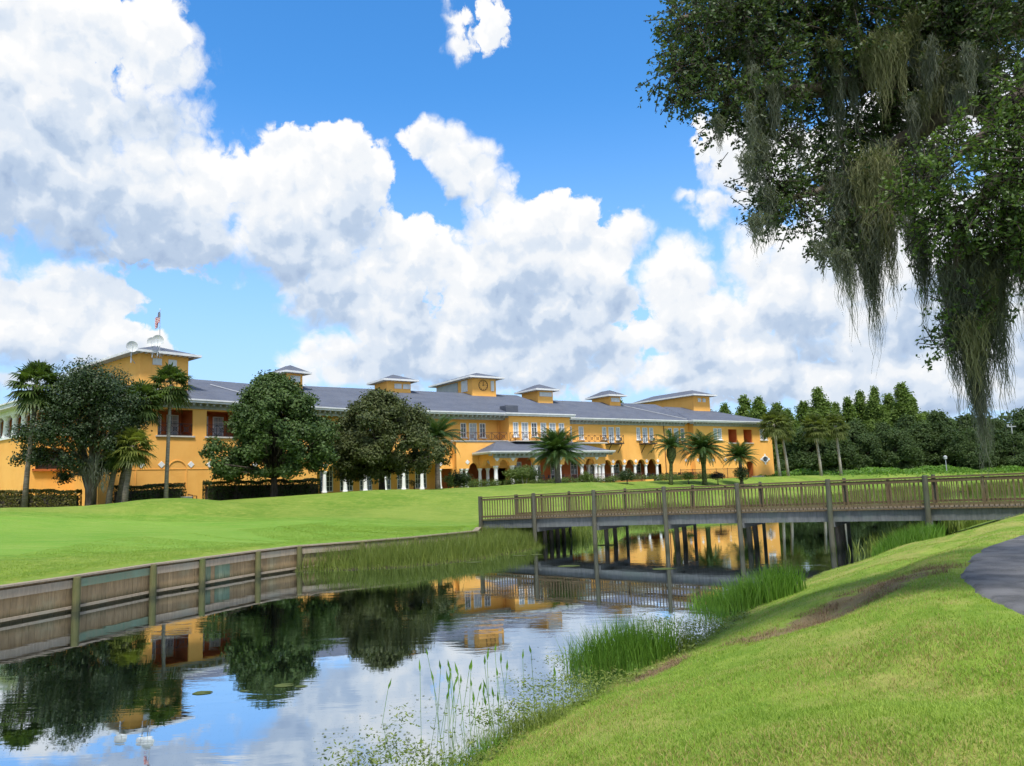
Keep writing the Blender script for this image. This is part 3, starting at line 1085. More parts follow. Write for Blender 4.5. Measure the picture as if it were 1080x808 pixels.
def railing(fr, a0, a1, b, z0, z1, parent, m='rust_iron', sides=0.0):
    """iron railing of square panels with crossed bars round a ring"""
    w = MB()
    ax = fr.ax

    def run(pf, L):
        n = max(1, round(L / .95))
        t = .035
        for zz in (z0 + .05, z1):
            w.beam(pf(0, zz), pf(L, zz), t, t)
        for k in range(n + 1):
            w.beam(pf(L * k / n, z0), pf(L * k / n, z1), t, t, fr.B)
        for k in range(n):
            x0, x1 = L * k / n, L * (k + 1) / n
            w.beam(pf(x0, z0 + .05), pf(x1, z1), t * .8, t * .8, fr.B)
            w.beam(pf(x0, z1), pf(x1, z0 + .05), t * .8, t * .8, fr.B)
            c, zz, r = (x0 + x1) / 2, (z0 + z1) / 2 + .02, .17
            pts = [pf(c + r * math.cos(q * math.pi / 5), zz + r * math.sin(q * math.pi / 5)) for q in range(10)]
            for q in range(10):
                w.beam(pts[q], pts[(q + 1) % 10], t, t)
    run(lambda x, z: fr.p(a0 + x, b, z), a1 - a0)
    if sides:
        run(lambda x, z: fr.p(a0, b - x, z), sides)
        run(lambda x, z: fr.p(a1, b - x, z), sides)
    return w.build('railing', M[m], parent)


def triple(fr, b, groups, z_lo=8.0, z_hi=9.55, door_lo=7.6):
    """holes and windows of one wall: list of (a0, a1, 'w' or 'd')"""
    return [(a0, a1, door_lo if k == 'd' else z_lo, z_hi) for a0, a1, k in groups]


def put_windows(fr, b, groups, z_lo=8.0, z_hi=9.55, door_lo=7.6):
    for a0, a1, k in groups:
        window(fr, a0, a1, door_lo if k == 'd' else z_lo, z_hi, b, 2, 4 if k == 'd' else 3,
               'french_door' if k == 'd' else 'window', 'curtain' if k == 'd' else random.choice(['glass', 'curtain', 'curtain']), sill=(k != 'd'))


def alcove(fr, b, a0, a1, z0, z1, depth=2.0, doors=True):
    """recessed balcony with red brown walls, doors at the back and an iron railing"""
    w = MB()
    r = b - depth
    o = .003
    w.quad(fr.p(a0, b - .14, z0), fr.p(a0, b - .14, z1), fr.p(a0, r, z1), fr.p(a0, r, z0))
    w.quad(fr.p(a1, b - .14, z1), fr.p(a1, b - .14, z0), fr.p(a1, r, z0), fr.p(a1, r, z1))
    w.quad(fr.p(a0, b - .14, z1), fr.p(a1, b - .14, z1), fr.p(a1, r, z1), fr.p(a0, r, z1))
    w.quad(fr.p(a0, b - .14, z0), fr.p(a1, b - .14, z0), fr.p(a1, r, z0), fr.p(a0, r, z0))
    w.quad(fr.p(a0, r, z0), fr.p(a1, r, z0), fr.p(a1, r, z1), fr.p(a0, r, z1))
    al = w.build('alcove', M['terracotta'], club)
    if doors:
        n = 2
        for k in range(n):
            x0 = a0 + (a1 - a0) * (.06 + .5 * k)
            window(fr, x0, x0 + (a1 - a0) * .34, z0 + .02, z1 - .25, r + .10, 2, 4, 'french_door', 'curtain', parent=al, sill=False)
        railing(fr, a0 + .05, a1 - .05, b - .08, z0 + .02, z0 + .95, al, 'iron')
    MB().box(fr.p((a0 + a1) / 2, b + .04, z0 - .06), (a1 - a0 + .3, .16, .12), fr.ax).build('sill', M['stone'], al)
    return al


def prism_roof(fr, a0, a1, bf, br, bb, ze, zr, h0=0.0, h1=0.0, name='roof', parent=None, th=.10):
    """ridge roof: front eave bf, ridge br, back eave bb; h0 and h1 hip the ends"""
    w = MB()
    p = fr.p
    A, B_, C, D = p(a0, bf, ze), p(a1, bf, ze), p(a1, bb, ze), p(a0, bb, ze)
    R, S = p(a0 + h0, br, zr), p(a1 - h1, br, zr)
    w.add([A, B_, C, D, R, S], [(0, 1, 5, 4), (2, 3, 4, 5), (3, 0, 4), (1, 2, 5), (3, 2, 1, 0)])
    return w.build(name, M['shingle'], parent or club)


def eave(fr, a0, a1, b, z, side0=0.0, side1=0.0, back=1.0, brackets=True, h=.26, parent=None, bname='cornice'):
    """fascia and gutter with a soffit behind; side0/side1 return it along the ends; row of brackets below"""
    w = MB()
    ax = fr.ax
    w.box(fr.p((a0 + a1) / 2, b - .06, z - h / 2 + .06), (a1 - a0, .12, h), ax)
    w.box(fr.p((a0 + a1) / 2, b + .05, z + .03), (a1 - a0 + .1, .10, .12), ax)
    w.box(fr.p((a0 + a1) / 2, b - .13 - (back - .1) / 2, z - h + .10), (a1 - a0 - .02, back - .12, .05), ax)
    for a, s, sg in ((a0, side0, 1), (a1, side1, -1)):
        if s:
            w.box(fr.p(a + .06 * sg, b - .125 - s / 2, z - h / 2 + .06), (.12, s, h), ax)
            w.box(fr.p(a - .05 * sg, b - .005 - s / 2, z + .03), (.10, s, .12), ax)
            w.box(fr.p(a + sg * (.13 + (back - .12) / 2), b - back - .02 - (s - back) / 2, z - h + .10), (back - .12, max(s - back, .1), .05), ax)
    o = w.build(bname, M['trim'], parent or club)
    if brackets:
        k = MB()
        n = max(2, int((a1 - a0) / .55))
        for q in range(n):
            a = a0 + .2 + (a1 - a0 - .4) * q / (n - 1)
            k.box(fr.p(a, b - .16 - (back - .2) / 2, z - h - .035), (.16, back - .25, .21), ax)
        k.box(fr.p((a0 + a1) / 2, b - back + .07, z - h - .15), (a1 - a0 - 2 * back if side0 and side1 else a1 - a0, .12, .42), ax)
        k.build('eave_bracket_row', M['bracket'], o)
    return o


ZE, ZW = 10.45, 10.2

# ---- left block (turned a little towards the camera)
VB = -59.8
al_left = [(26.9, 29.7, 7.65, 9.72), (30.85, 33.6, 7.65, 9.72), (35.4, 38.2, 7.65, 9.72)]
wall_panel(F2, VB, 22.7, 41.4, GZ0, ZW, al_left + [(23.3, 25.4, 8.15, 9.3)])
for h in al_left:
    alcove(F2, VB, *h)
window(F2, 23.3, 25.4, 8.15, 9.3, VB, 2, 1, pane='curtain')
for a in (23.6, 25.7, 27.25, 29.6, 31.15, 33.5, 35.2):
    diamond(F2, a, VB, 5.38)
cm = MB()
for c, r in ((24.6, .75), (28.5, .75), (32.3, .75)):
    pts = [(c - r, 2.8), (c - r, 4.95)] + [(c - r * math.cos(math.pi * k / 12), 4.95 + r * math.sin(math.pi * k / 12)) for k in range(1, 12)] + [(c + r, 4.95), (c + r, 2.8)]
    for (x0, z0), (x1, z1) in zip(pts[:-1], pts[1:]):
        cm.beam(F2.p(x0, VB + .015, z0), F2.p(x1, VB + .015, z1), .07, .07, n2)
cm.box(F2.p(32, VB + .01, 5.02), (18.4, .04, .05), F2.ax)
cm.build('blind_arch_moulding', M['stucco'], club)
wall_panel(L2, -22.7, -65.2, -59.8, GZ0, ZW)                      # its left end
# columned wing beyond it
wall_panel(F2, -65.2, 19.9, 22.7, GZ0, 7.9, [(20.25, 22.2, 5.3, 6.9)], .3)
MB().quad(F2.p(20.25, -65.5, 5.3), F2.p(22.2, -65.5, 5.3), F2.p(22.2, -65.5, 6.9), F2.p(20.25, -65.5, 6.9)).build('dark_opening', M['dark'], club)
MB().box(F2.p(21.2, -65.1, 5.22), (2.3, .3, .16), F2.ax).build('sill', M['terracotta'], club)
wall_panel(L2, -19.9, -84, -65.2, GZ0, 7.9)
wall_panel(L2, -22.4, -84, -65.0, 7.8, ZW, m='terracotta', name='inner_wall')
MB().box(F2.p(21.15, -74.6, 7.95), (2.7, 19, .16), F2.ax).build('loggia_floor', M['white'], club)
MB().box(F2.p(20.05, -74.6, 9.98), (.5, 18.9, .5), F2.ax).build('loggia_beam', M['white'], club)
MB().box(F2.p(21.4, -65.42, 9.98), (2.2, .5, .5), F2.ax).build('loggia_beam', M['white'], club)
for k in range(9):
    column(F2, 20.1, -65.5 - 2.1 * k, 8.03, 9.73, .24)
wall_panel(F2, -65.25, 19.4, 22.4, 2.4, 4.1, mb=None, name='low_wall')
prism_roof(F2, 21.9, 46, -59.0, -69.5, -80, ZE, 13.75, 10.0, 0)
prism_roof(L2, -84, -64.4, -19.1, -28, -37, ZE, 12.8, 0, 9)
eave(F2, 21.9, 43.8, -59.0, ZE, 5.4, 0, .8)
eave(L2, -84, -64.4, -19.1, ZE, 0, 2.8, .8, brackets=False, h=.4)
# roofing flashing
fl = MB()
fl.beam(F2.p(34.6, -66.5, 12.93), F2.p(37.4, -60.4, 10.95), .14, .03)
fl.build('flashing', M['trim'], club)

# ---- main wing, left part: arcade below, rooms above
arcA = [(28.42 + 2.02 * k - 2.02 + .05, 28.42 + 2.02 * k - .35) for k in range(0, 6)]
colA = [28.2 + 2.02 * k for k in range(-1, 6)]
arch_wall(F1, -69.0, 24.4, 39.7, 4.75, 7.4, [(c + .32, c + 2.02 - .32) for c in colA[:-1]], th=.45)
for c in colA:
    column(F1, c, -69.22, 2.75, 4.75)
    diamond(F1, c, -69.0, 5.28, .25)
gd = [(c + .35, c + 1.67, 2.85, 5.3) for c in colA[:-1]]
wall_panel(F1, -71.4, 24.2, 42, GZ0, 7.3, gd, m='stucco', name='inner_wall')
for h in gd:
    window(F1, *h, -71.4, 4, 5, 'french_door', 'glass', sill=False)
gA = [(28.6, 29.3, 'w'), (29.7, 30.6, 'd'), (31.0, 31.7, 'w'), (35.0, 35.7, 'w'), (36.1, 37.0, 'd'), (37.4, 38.1, 'w'), (41.4, 42.1, 'w'), (42.45, 43.4, 'd'), (43.75, 44.5, 'w')]
wall_panel(F1, -70.1, 24.0, 46.3, 7.3, ZW, triple(F1, 0, gA))
put_windows(F1, -70.1, gA)
MB().box(F1.p(32.0, -69.57, 7.35), (15.4, 1.1, .12), F1.ax).build('terrace_slab', M['stone'], club)
# block under the long balcony
arch_wall(F1, -68.2, 39.7, 46.3, 4.7, 7.42, [(41.2, 42.35)], th=.4, piers=[(39.7, 40.0), (45.9, 46.3)])
wall_panel(L1, -39.7, -69.4, -68.2, GZ0, 7.42)
wall_panel(F1, -71.2, 39.7, 46.5, GZ0, 7.0, m='terracotta', name='inner_wall')
for a in (40.35, 40.98, 42.6, 43.55, 44.6):
    column(F1, a, -68.42, 2.75, 4.7)
for a in (41.0, 42.62, 43.6):
    diamond(F1, a, -68.2, 5.35, .25)
MB().box(F1.p(43.0, -69.15, 7.46), (6.7, 2.0, .1), F1.ax).build('terrace_slab', M['stone'], club)
bal = MB().box(F1.p(42.6, -68.22, 7.55), (7.0, .24, .06), F1.ax).build('balcony', M['stone'], club)
railing(F1, 39.2, 46.0, -68.2, 7.52, 8.42, bal, 'rust_iron')
# projecting bay
gB = [(46.8, 47.5, 'w'), (47.9, 48.8, 'd'), (49.2, 50.0, 'w'), (50.45, 51.25, 'w'), (51.65, 52.55, 'd'), (53.0, 53.75, 'w')]
wall_panel(F1, -68.2, 46.3, 54.6, 6.2, ZW, triple(F1, 0, gB))
put_windows(F1, -68.2, gB)
gP = [(46.6, 47.7, 2.85, 5.3), (49.0, 50.2, 2.85, 5.4), (51.6, 52.7, 2.85, 5.3)]
wall_panel(F1, -68.2, 46.3, 57.2, GZ0, 6.2, gP + [(54.4, 55.4, 2.85, 5.3)], m='terracotta', name='inner_wall')
for h in gP + [(54.4, 55.4, 2.85, 5.3)]:
    window(F1, *h, -68.2, 2, 5, 'french_door', 'glass', sill=False)
wall_panel(L1, -46.3, -70.2, -68.2, 7.4, ZW)
wall_panel(R1, 54.6, -72.0, -68.2, 6.2, ZW)
bal = MB().box(F1.p(50.0, -67.6, 7.47), (7.4, 1.2, .08), F1.ax).build('balcony', M['stone'], club)
railing(F1, 46.3, 53.7, -67.1, 7.52, 8.42, bal, 'rust_iron', 1.0)
# porch with arches, hipped shingle roof
arcP = [(42.95, 44.2), (45.0, 47.25), (48.0, 50.25), (51.2, 53.35), (54.15, 55.4)]
arch_wall(F1, -65.2, 42.4, 57.0, 4.85, 6.15, arcP, th=.45)
arch_wall(R1, 57.0, -68.2, -65.65, 4.85, 6.15, [(-67.6, -66.1)], th=.45)
arch_wall(L1, -42.4, -68.2, -65.65, 4.85, 6.15, [(-67.6, -66.1)], th=.45)
for a in (42.62, 44.6, 47.62, 50.72, 53.75, 55.72, 56.75):
    column(F1, a, -65.42, 2.75, 4.85, .2)
for a in (42.65, 44.6, 47.62, 50.72, 53.75, 55.75):
    diamond(F1, a, -65.2, 5.55, .28)
column(F1, 56.75, -67.95, 2.75, 4.85, .2)
pr_ = MB()
pq_ = F1.p
pr_.add([pq_(41.5, -64.5, 6.2), pq_(57.8, -64.5, 6.2), pq_(57.8, -68.15, 6.2), pq_(41.5, -68.15, 6.2), pq_(44.6, -68.15, 7.45), pq_(54.6, -68.15, 7.45)],
        [(0, 1, 5, 4), (3, 0, 4), (1, 2, 5), (2, 3, 4, 5), (3, 2, 1, 0)])
pr_.build('porch_roof', M['shingle'], club)
eave(F1, 41.5, 57.8, -64.5, 6.2, 3.4, 3.4, .7, True, .22, None, 'porch_cornice')
MB().box(F1.p(50, -66.6, 2.72), (16.5, 4.0, .22), F1.ax).build('porch_floor', M['stone'], club)
MB().box(F1.p(56.5, -64.6, 2.70), (14.0, .25, .55), F1.ax).build('terrace_kerb_wall', M['stucco'], club)

# ---- main wing, right part
gC = [(55.2, 55.9, 'w'), (56.9, 57.8, 'd'), (58.85, 59.6, 'w'), (62.55, 63.2, 'w'), (63.6, 64.45, 'd'), (64.8, 65.45, 'w'),
      (68.25, 68.9, 'w'), (69.3, 70.15, 'd'), (70.5, 71.2, 'w'), (73.9, 74.55, 'w'), (74.95, 75.8, 'd'), (76.2, 76.9, 'w')]
wall_panel(F1, -71.9, 54.6, 77.7, 6.1, ZW, triple(F1, 0, gC))
put_windows(F1, -71.9, gC)
arcR = [(57.9, 59.15), (60.2, 61.45), (62.5, 63.75), (64.4, 65.65), (66.3, 67.55), (68.2, 69.45), (70.05, 71.4)]
arch_wall(F1, -71.9, 57.0, 72.3, 4.9, 6.1, arcR, th=.45)
wall_panel(F1, -71.9, 72.3, 77.7, GZ0, 6.1)
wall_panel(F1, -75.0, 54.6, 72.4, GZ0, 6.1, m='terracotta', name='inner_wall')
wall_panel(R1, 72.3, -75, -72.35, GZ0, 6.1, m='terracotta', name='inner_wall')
for a0 in (58.3, 62.8, 66.6, 70.4):
    window(F1, a0, a0 + 1.1, 2.85, 5.1, -74.86, 2, 5, 'french_door', 'glass', sill=False)
for a in (59.65, 62.0, 64.08, 65.98, 67.88, 69.75, 71.72):
    column(F1, a, -72.12, 2.75, 4.9, .19)
    diamond(F1, a, -71.9, 5.3, .25)
for a in (74.0, 76.9):
    diamond(F1, a, -71.9, 5.3, .25)
MB().tube([F1.p(73.1, -71.84, 2.6), F1.p(73.1, -71.84, 9.9)], .05, 8).build('downpipe', M['rust_iron'], club)
MB().tube([F1.p(46.05, -69.98, 7.5), F1.p(46.05, -69.98, 9.9)], .05, 8).build('downpipe', M['stucco'], club)
MB().box(F1.p(58.6, -71.3, 7.5), (7.4, 1.2, .1), F1.ax).build('terrace_slab', M['stone'], club)
bal = MB().box(F1.p(58.6, -70.9, 7.58), (7.4, .2, .06), F1.ax).build('balcony', M['stone'], club)
railing(F1, 55.0, 62.25, -70.85, 7.58, 8.45, bal, 'rust_iron', .95)
for c in (64.05, 69.72, 75.4):
    w = MB()
    w.box(F1.p(c, -71.38, 7.45), (2.25, 1.0, .1), F1.ax)
    b_ = w.build('balcony', M['iron'], club)
    railing(F1, c - 1.08, c + 1.08, -70.92, 7.5, 8.5, b_, 'iron', .95)
    k = MB()
    for a in (c - .85, c + .85):
        k.beam(F1.p(a, -71.0, 7.38), F1.p(a, -71.85, 6.35), .07, .07)
        k.beam(F1.p(a, -71.0, 7.38), F1.p(a, -71.86, 7.38), .06, .06)
    k.build('bracket', M['iron'], b_)

# ---- right wing
al_r = [(84.55, 86.4, 7.6, 9.45), (87.75, 89.6, 7.6, 9.45)]
gD = [(81.6, 82.35, 'w'), (82.45, 83.2, 'w'), (91.3, 92.0, 'w'), (92.1, 92.8, 'w')]
dr = (88.0, 89.4, GZ0 + .3, 5.0)
wall_panel(F1, -71.0, 77.7, 93.9, GZ0, ZW, al_r + triple(F1, 0, gD) + [dr])
put_windows(F1, -71.0, gD)
for h in al_r:
    alcove(F1, -71.0, *h, depth=1.4, doors=False)
al3 = MB()
al3.quad(F1.p(88.0, -72.2, GZ0), F1.p(89.4, -72.2, GZ0), F1.p(89.4, -72.2, 5.0), F1.p(88.0, -72.2, 5.0))
for a in (88.0, 89.4):
    al3.quad(F1.p(a, -71.14, GZ0), F1.p(a, -72.2, GZ0), F1.p(a, -72.2, 5.0), F1.p(a, -71.14, 5.0))
al3.quad(F1.p(88.0, -71.14, 5.0), F1.p(89.4, -71.14, 5.0), F1.p(89.4, -72.2, 5.0), F1.p(88.0, -72.2, 5.0))
al3.build('entrance', M['terracotta'], club)
cm = MB()
for c, r in ((88.7, .78), (82.4, .8), (79.6, .8)):
    pts = [(c - r, 2.8), (c - r, 4.95)] + [(c - r * math.cos(math.pi * k / 12), 4.95 + r * math.sin(math.pi * k / 12)) for k in range(1, 12)] + [(c + r, 4.95), (c + r, 2.8)]
    for (x0, z0), (x1, z1) in zip(pts[:-1], pts[1:]):
        cm.beam(F1.p(x0, -70.985, z0), F1.p(x1, -70.985, z1), .07, .07, n1)
cm.build('blind_arch_moulding', M['stucco'], club)
for a in (78.2, 81.2, 83.6, 85.6):
    diamond(F1, a, -71.0, 5.3, .25)
ov = MB()
ring = [(92.0 + 1.0 * math.cos(t) * .62, 5.27 + .42 * math.sin(t)) for t in np.linspace(0, 2 * math.pi, 20, endpoint=False)]
for k in range(20):
    (x0, z0), (x1, z1) = ring[k], ring[(k + 1) % 20]
    ov.beam(F1.p(x0, -70.97, z0), F1.p(x1, -70.97, z1), .12, .14, n1)
for q in ((-.85, 0), (.85, 0), (0, .6), (0, -.6)):
    ov.box(F1.p(92 + q[0], -70.975, 5.27 + q[1]), (.3, .07, .3), F1.ax)
ovo = ov.build('oval_window', M['white'], club)
og = MB()
og.add([F1.p(x, -70.985, z) for x, z in ring], [tuple(range(20))])
og.build('pane', M['glass'], ovo)
wall_panel(L1, -77.7, -72.0, -71.0, GZ0, ZW)
wall_panel(R1, 93.9, -88, -71.0, GZ0, ZW)
st = MB()
for k in range(3):
    st.box(F1.p(89.9 + .0 * k, -70.3 + .35 * k * -1 + .3, 2.62 + .12 * k), (2.4, .35, .2), F1.ax)
st.build('entrance_step', M['stone'], club)

# ---- roofs of the main wings
prism_roof(F1, 24.0, 54.95, -68.1, -79, -90, ZE, 14.0)
prism_roof(F1, 54.0, 79.0, -71.1, -79, -90, ZE, 13.55)
prism_roof(F1, 76.9, 94.8, -70.15, -79.2, -88.5, ZE, 13.3, 4.0, 7.5)
eave(F1, 27.6, 54.95, -68.1, ZE, 0, 3.6, 1.0)
eave(F1, 45.6, 54.98, -67.7, ZE - .02, .0, .0, .38, False, .28)
eave(F1, 55.0, 76.95, -71.1, ZE, 0, 0, .78)
eave(F1, 76.9, 94.8, -70.15, ZE, .9, 18, .82)
fl = MB()
fl.beam(F1.p(71.0, -77.9, 13.18), F1.p(77.8, -71.4, 10.62), .16, .04)
fl.build('flashing', M['trim'], club)
sk = MB()
sk.box(F1.p(47.3, -69.6, 11.1), (1.6, 1.2, .7), F1.ax)
sk.build('roof_vent_box', M['shingle'], club)
# backs, to close the volumes
wall_panel(F1, -88, 20, 93.9, GZ0, ZW, name='back_wall')
wall_panel(F2, -80, 22, 40, GZ0, ZW, name='back_wall')


def px_hit(fr, x, y, b):
    """where the sight line of photo pixel (x, y) meets the wall plane b: (a, z)"""
    r = ray(x, y)
    o = Vector((0, 0, CAM_Z))
    t = (b - o.dot(fr.B)) / r.dot(fr.B)
    q = o + r * t
    return q.dot(fr.A), q.z


def cupola(fr, lf, a0, a1, b1, b0, zb, ze, over=.65, rise=.85, louvres=(), name='cupola', ridge=None):
    """roof tower: front face at b1 from a0 to a1, going back to b0"""
    w = MB()
    c = [fr.p(a0, b1, zb), fr.p(a1, b1, zb), fr.p(a1, b0, zb), fr.p(a0, b0, zb)]
    w.hexa(c + [q + Vector((0, 0, ze - zb)) for q in c])
    o = w.build(name, M['stucco'], club)
    r = MB()
    e = [fr.p(a0 - over, b1 + over, ze + .02), fr.p(a1 + over, b1 + over, ze + .02), fr.p(a1 + over, b0 - over, ze + .02), fr.p(a0 - over, b0 - over, ze + .02)]
    A, B_ = (a1 - a0) / 2, (b1 - b0) / 2
    if A > B_:
        t0, t1 = fr.p(a0 + B_, (b0 + b1) / 2, ze + rise), fr.p(a1 - B_, (b0 + b1) / 2, ze + rise)
        r.add(e + [t0, t1], [(0, 1, 5, 4), (1, 2, 5), (2, 3, 4, 5), (3, 0, 4), (3, 2, 1, 0)])
    else:
        t0, t1 = fr.p((a0 + a1) / 2, b1 - A, ze + rise), fr.p((a0 + a1) / 2, b0 + A, ze + rise)
        r.add(e + [t0, t1], [(0, 1, 4), (1, 2, 5, 4), (2, 3, 5), (3, 0, 4, 5), (3, 2, 1, 0)])
    r.build('cupola_roof', M['shingle'], o)
    f = MB()
    for (p, q) in ((0, 1), (1, 2), (2, 3), (3, 0)):
        f.beam(e[p] - Vector((0, 0, .06)), e[q] - Vector((0, 0, .06)), .1, .2)
    for k in range(int((a1 - a0 + 2 * over) / .45)):
        f.box(fr.p(a0 - over + .25 + .45 * k, b1 + over * .5, ze - .1), (.12, over * .9, .12), fr.ax)
    for k in range(int((b1 - b0 + 2 * over) / .45)):
        f.box(fr.p(a0 - over * .5, b0 - over + .25 + .45 * k, ze - .1), (over * .9, .12, .12), fr.ax)
    f.build('cupola_eave', M['trim'], o)
    for (side, x0, x1, z0, z1) in louvres:
        lw = MB()
        ff, bb = (fr, b1) if side == 'f' else (lf, -a0)
        lw.box(ff.p((x0 + x1) / 2, bb + .03, (z0 + z1) / 2), (x1 - x0, .08, z1 - z0), ff.ax)
        n = max(2, int((z1 - z0) / .16))
        for k in range(n):
            lw.box(ff.p((x0 + x1) / 2, bb + .07, z0 + (k + .5) * (z1 - z0) / n), (x1 - x0 - .12, .05, .06), ff.ax)
        lw.build('louvre', M['louvre'] if (x1 - x0) > 2 else M['trim'], o)
    return o


def cupola_px(fr, lf, xc, xr, xl, y_e, y_b, b1, **k):
    a0, ze = px_hit(fr, xc, y_e, b1)
    a1, _ = px_hit(fr, xr, y_e, b1)
    zb = px_hit(fr, xc, y_b, b1)[1] - 1.6
    b0 = px_hit(lf, xl, y_e, -a0)[0]
    return a0, a1, b1, max(b0, b1 - 14), zb, ze


# satellite of towers along the ridge, each where the photo shows it
t_left = cupola_px(F2, L2, 148, 199, 92, 370.5, 396, -63.2)
lz = t_left[5]
T0 = cupola(F2, L2, *t_left, over=.75, rise=.95, name='roof_tower',
            louvres=(('f', t_left[0] + 1.0, t_left[0] + 1.75, lz - 1.0, lz - .45), ('f', t_left[0] + 2.3, t_left[0] + 3.0, lz - 1.0, lz - .45)))
c = cupola_px(F2, L2, 303.5, 319, 288, 392, 405, -67.5)
cupola(F2, L2, *c, louvres=(('f', c[0] + .3, c[1] - .3, c[5] - 1.0, c[5] - .35),))
c = cupola_px(F1, L1, 408, 433, 395, 400.5, 414, -77.5)
cupola(F1, L1, *c, louvres=(('f', c[0] + .9, c[0] + 1.75, c[5] - .95, c[5] - .4), ('f', c[0] + 1.95, c[0] + 2.8, c[5] - .95, c[5] - .4)))
c3 = cupola_px(F1, L1, 497.8, 522.7, 460, 397.5, 420, -77.5)
d3 = c3[2] - c3[3]
T3 = cupola(F1, L1, *c3, over=.75, rise=.8, name='clock_tower',
            louvres=(('l', c3[3] + .2, c3[3] + d3 * .62, c3[5] - 1.75, c3[5] - .25), ('l', c3[3] + d3 * .72, c3[3] + d3 * .88, c3[5] - 1.6, c3[5] - .25), ('f', c3[1] - .75, c3[1] - .3, c3[5] - 1.6, c3[5] - .35)))
cx, cz = (c3[0] + c3[1]) / 2 - .15, c3[5] - .95
cl = MB()
N = 28
for k in range(N):
    t0, t1 = 2 * math.pi * k / N, 2 * math.pi * (k + 1) / N
    cl.beam(F1.p(cx + .62 * math.cos(t0), c3[2] + .03, cz + .62 * math.sin(t0)), F1.p(cx + .62 * math.cos(t1), c3[2] + .03, cz + .62 * math.sin(t1)), .05, .05, n1)
for k in range(12):
    t = math.pi * k / 6
    cl.beam(F1.p(cx + .46 * math.cos(t), c3[2] + .03, cz + .46 * math.sin(t)), F1.p(cx + .57 * math.cos(t), c3[2] + .03, cz + .57 * math.sin(t)), .05, .04, n1)
cl.beam(F1.p(cx, c3[2] + .04, cz - .1), F1.p(cx, c3[2] + .04, cz + .46), .05, .04, n1)
cl.beam(F1.p(cx - .12, c3[2] + .05, cz), F1.p(cx + .33, c3[2] + .05, cz + .05), .05, .04, n1)
cl.build('clock', M['rust_iron'], T3)
c = cupola_px(F1, L1, 567, 582.7, 550, 410.8, 422, -77.5)
cupola(F1, L1, *c, louvres=(('f', c[0] + .25, c[1] - .2, c[5] - .85, c[5] - .3),))
c = cupola_px(F1, L1, 642.9, 654, 624, 417, 428, -77.5)
cupola(F1, L1, *c, louvres=(('f', c[0] + .2, c[1] - .2, c[5] - .85, c[5] - .3),))
c = cupola_px(F1, L1, 731, 748, 672, 416.5, 432, -77.0)
cupola(F1, L1, *c, over=.8, rise=.95, name='roof_tower',
       louvres=(('f', c[0] + .9, c[0] + 1.5, c[5] - 1.0, c[5] - .45), ('f', c[0] + 1.9, c[0] + 2.5, c[5] - 1.0, c[5] - .45)))
settle(club, F1.p(50, -75, 2.7))
# ------------------------------------------------------------------ vegetation
M['oak_leaf'] = leaf_mat('live_oak_leaves', (.026, .048, .018), (.100, .150, .048), .34, .5, .3, .8)
M['oak_leaf_lit'] = leaf_mat('live_oak_lit_leaves', (.040, .078, .020), (.14, .22, .052), .4, .5, .3, 1.0)  # copy of the oak leaves with sunlight put into its lighter colour
M['dark_oak_leaf'] = leaf_mat('dark_oak_leaves', (.020, .037, .016), (.072, .108, .042), .28, .5, .3, .5)
M['magnolia_leaf'] = leaf_mat('magnolia_leaves', (.023, .047, .013), (.100, .155, .042), .2, .55, .22, .45)
M['bronze_leaf'] = leaf_mat('bronze_magnolia_leaves', (.027, .044, .013), (.115, .130, .044), .2, .55, .22, .45)
M['palm_leaf'] = leaf_mat('fan_palm_leaves', (.032, .060, .014), (.105, .155, .034), .35, .5, .3, .6)
M['pale_palm_leaf'] = leaf_mat('pale_palm_leaves', (.060, .085, .020), (.17, .20, .055), .35, .5, .3, .6)
M['date_leaf'] = leaf_mat('date_palm_leaves', (.024, .052, .014), (.085, .145, .034), .3, .5, .3, .6)
M['yellow_palm_leaf'] = leaf_mat('yellow_green_palm_leaves', (.070, .095, .016), (.20, .22, .045), .35, .45, .4, .6)
M['hedge_leaf'] = leaf_mat('hedge_leaves', (.016, .032, .010), (.060, .090, .022), .2, .5, .3, .7)
M['gold_hedge_leaf'] = leaf_mat('mottled_hedge_leaves', (.030, .045, .010), (.17, .14, .028), .25, .5, .3, 1.3)
M['shrub_leaf'] = leaf_mat('shrub_leaves', (.050, .085, .016), (.15, .20, .045), .3, .5, .3, .9)
M['red_hedge_leaf'] = leaf_mat('purple_shrub_leaves', (.014, .016, .012), (.038, .030, .022), .15, .5, .3, .9)
M['pine_leaf'] = leaf_mat('cypress_leaves', (.065, .115, .022), (.19, .27, .060), .4, .6, .2, .16)
M['wood_leaf'] = leaf_mat('dark_wood_leaves', (.030, .056, .020), (.105, .155, .050), .35, .6, .2, .16)
M['reed'] = leaf_mat('reed_blades', (.075, .115, .018), (.24, .29, .06), .4, .5, .3, 1.0)
M['reed_fresh'] = leaf_mat('fresh_reed_blades', (.06, .14, .014), (.18, .33, .045), .45, .5, .3, 1.5)
M['blade'] = leaf_mat('lawn_blades', (.14, .245, .026), (.36, .46, .085), .4, .55, .2, .9)
M['straw'] = leaf_mat('straw_blades', (.24, .17, .06), (.48, .39, .17), .3, .6, .2, .9)
M['moss'] = leaf_mat('spanish_moss', (.085, .098, .072), (.215, .235, .175), .35, .9, .1, 1.2)
M['moss_gold'] = leaf_mat('spanish_moss_yellow', (.13, .14, .068), (.26, .27, .14), .3, .9, .1, 1.2)
M['lily'] = leaf_mat('floating_leaves', (.06, .08, .025), (.16, .19, .055), .1, .8, .1, 3)


def rdir(n):
    v = rng.normal(size=(n, 3))
    return v / np.linalg.norm(v, axis=1)[:, None]


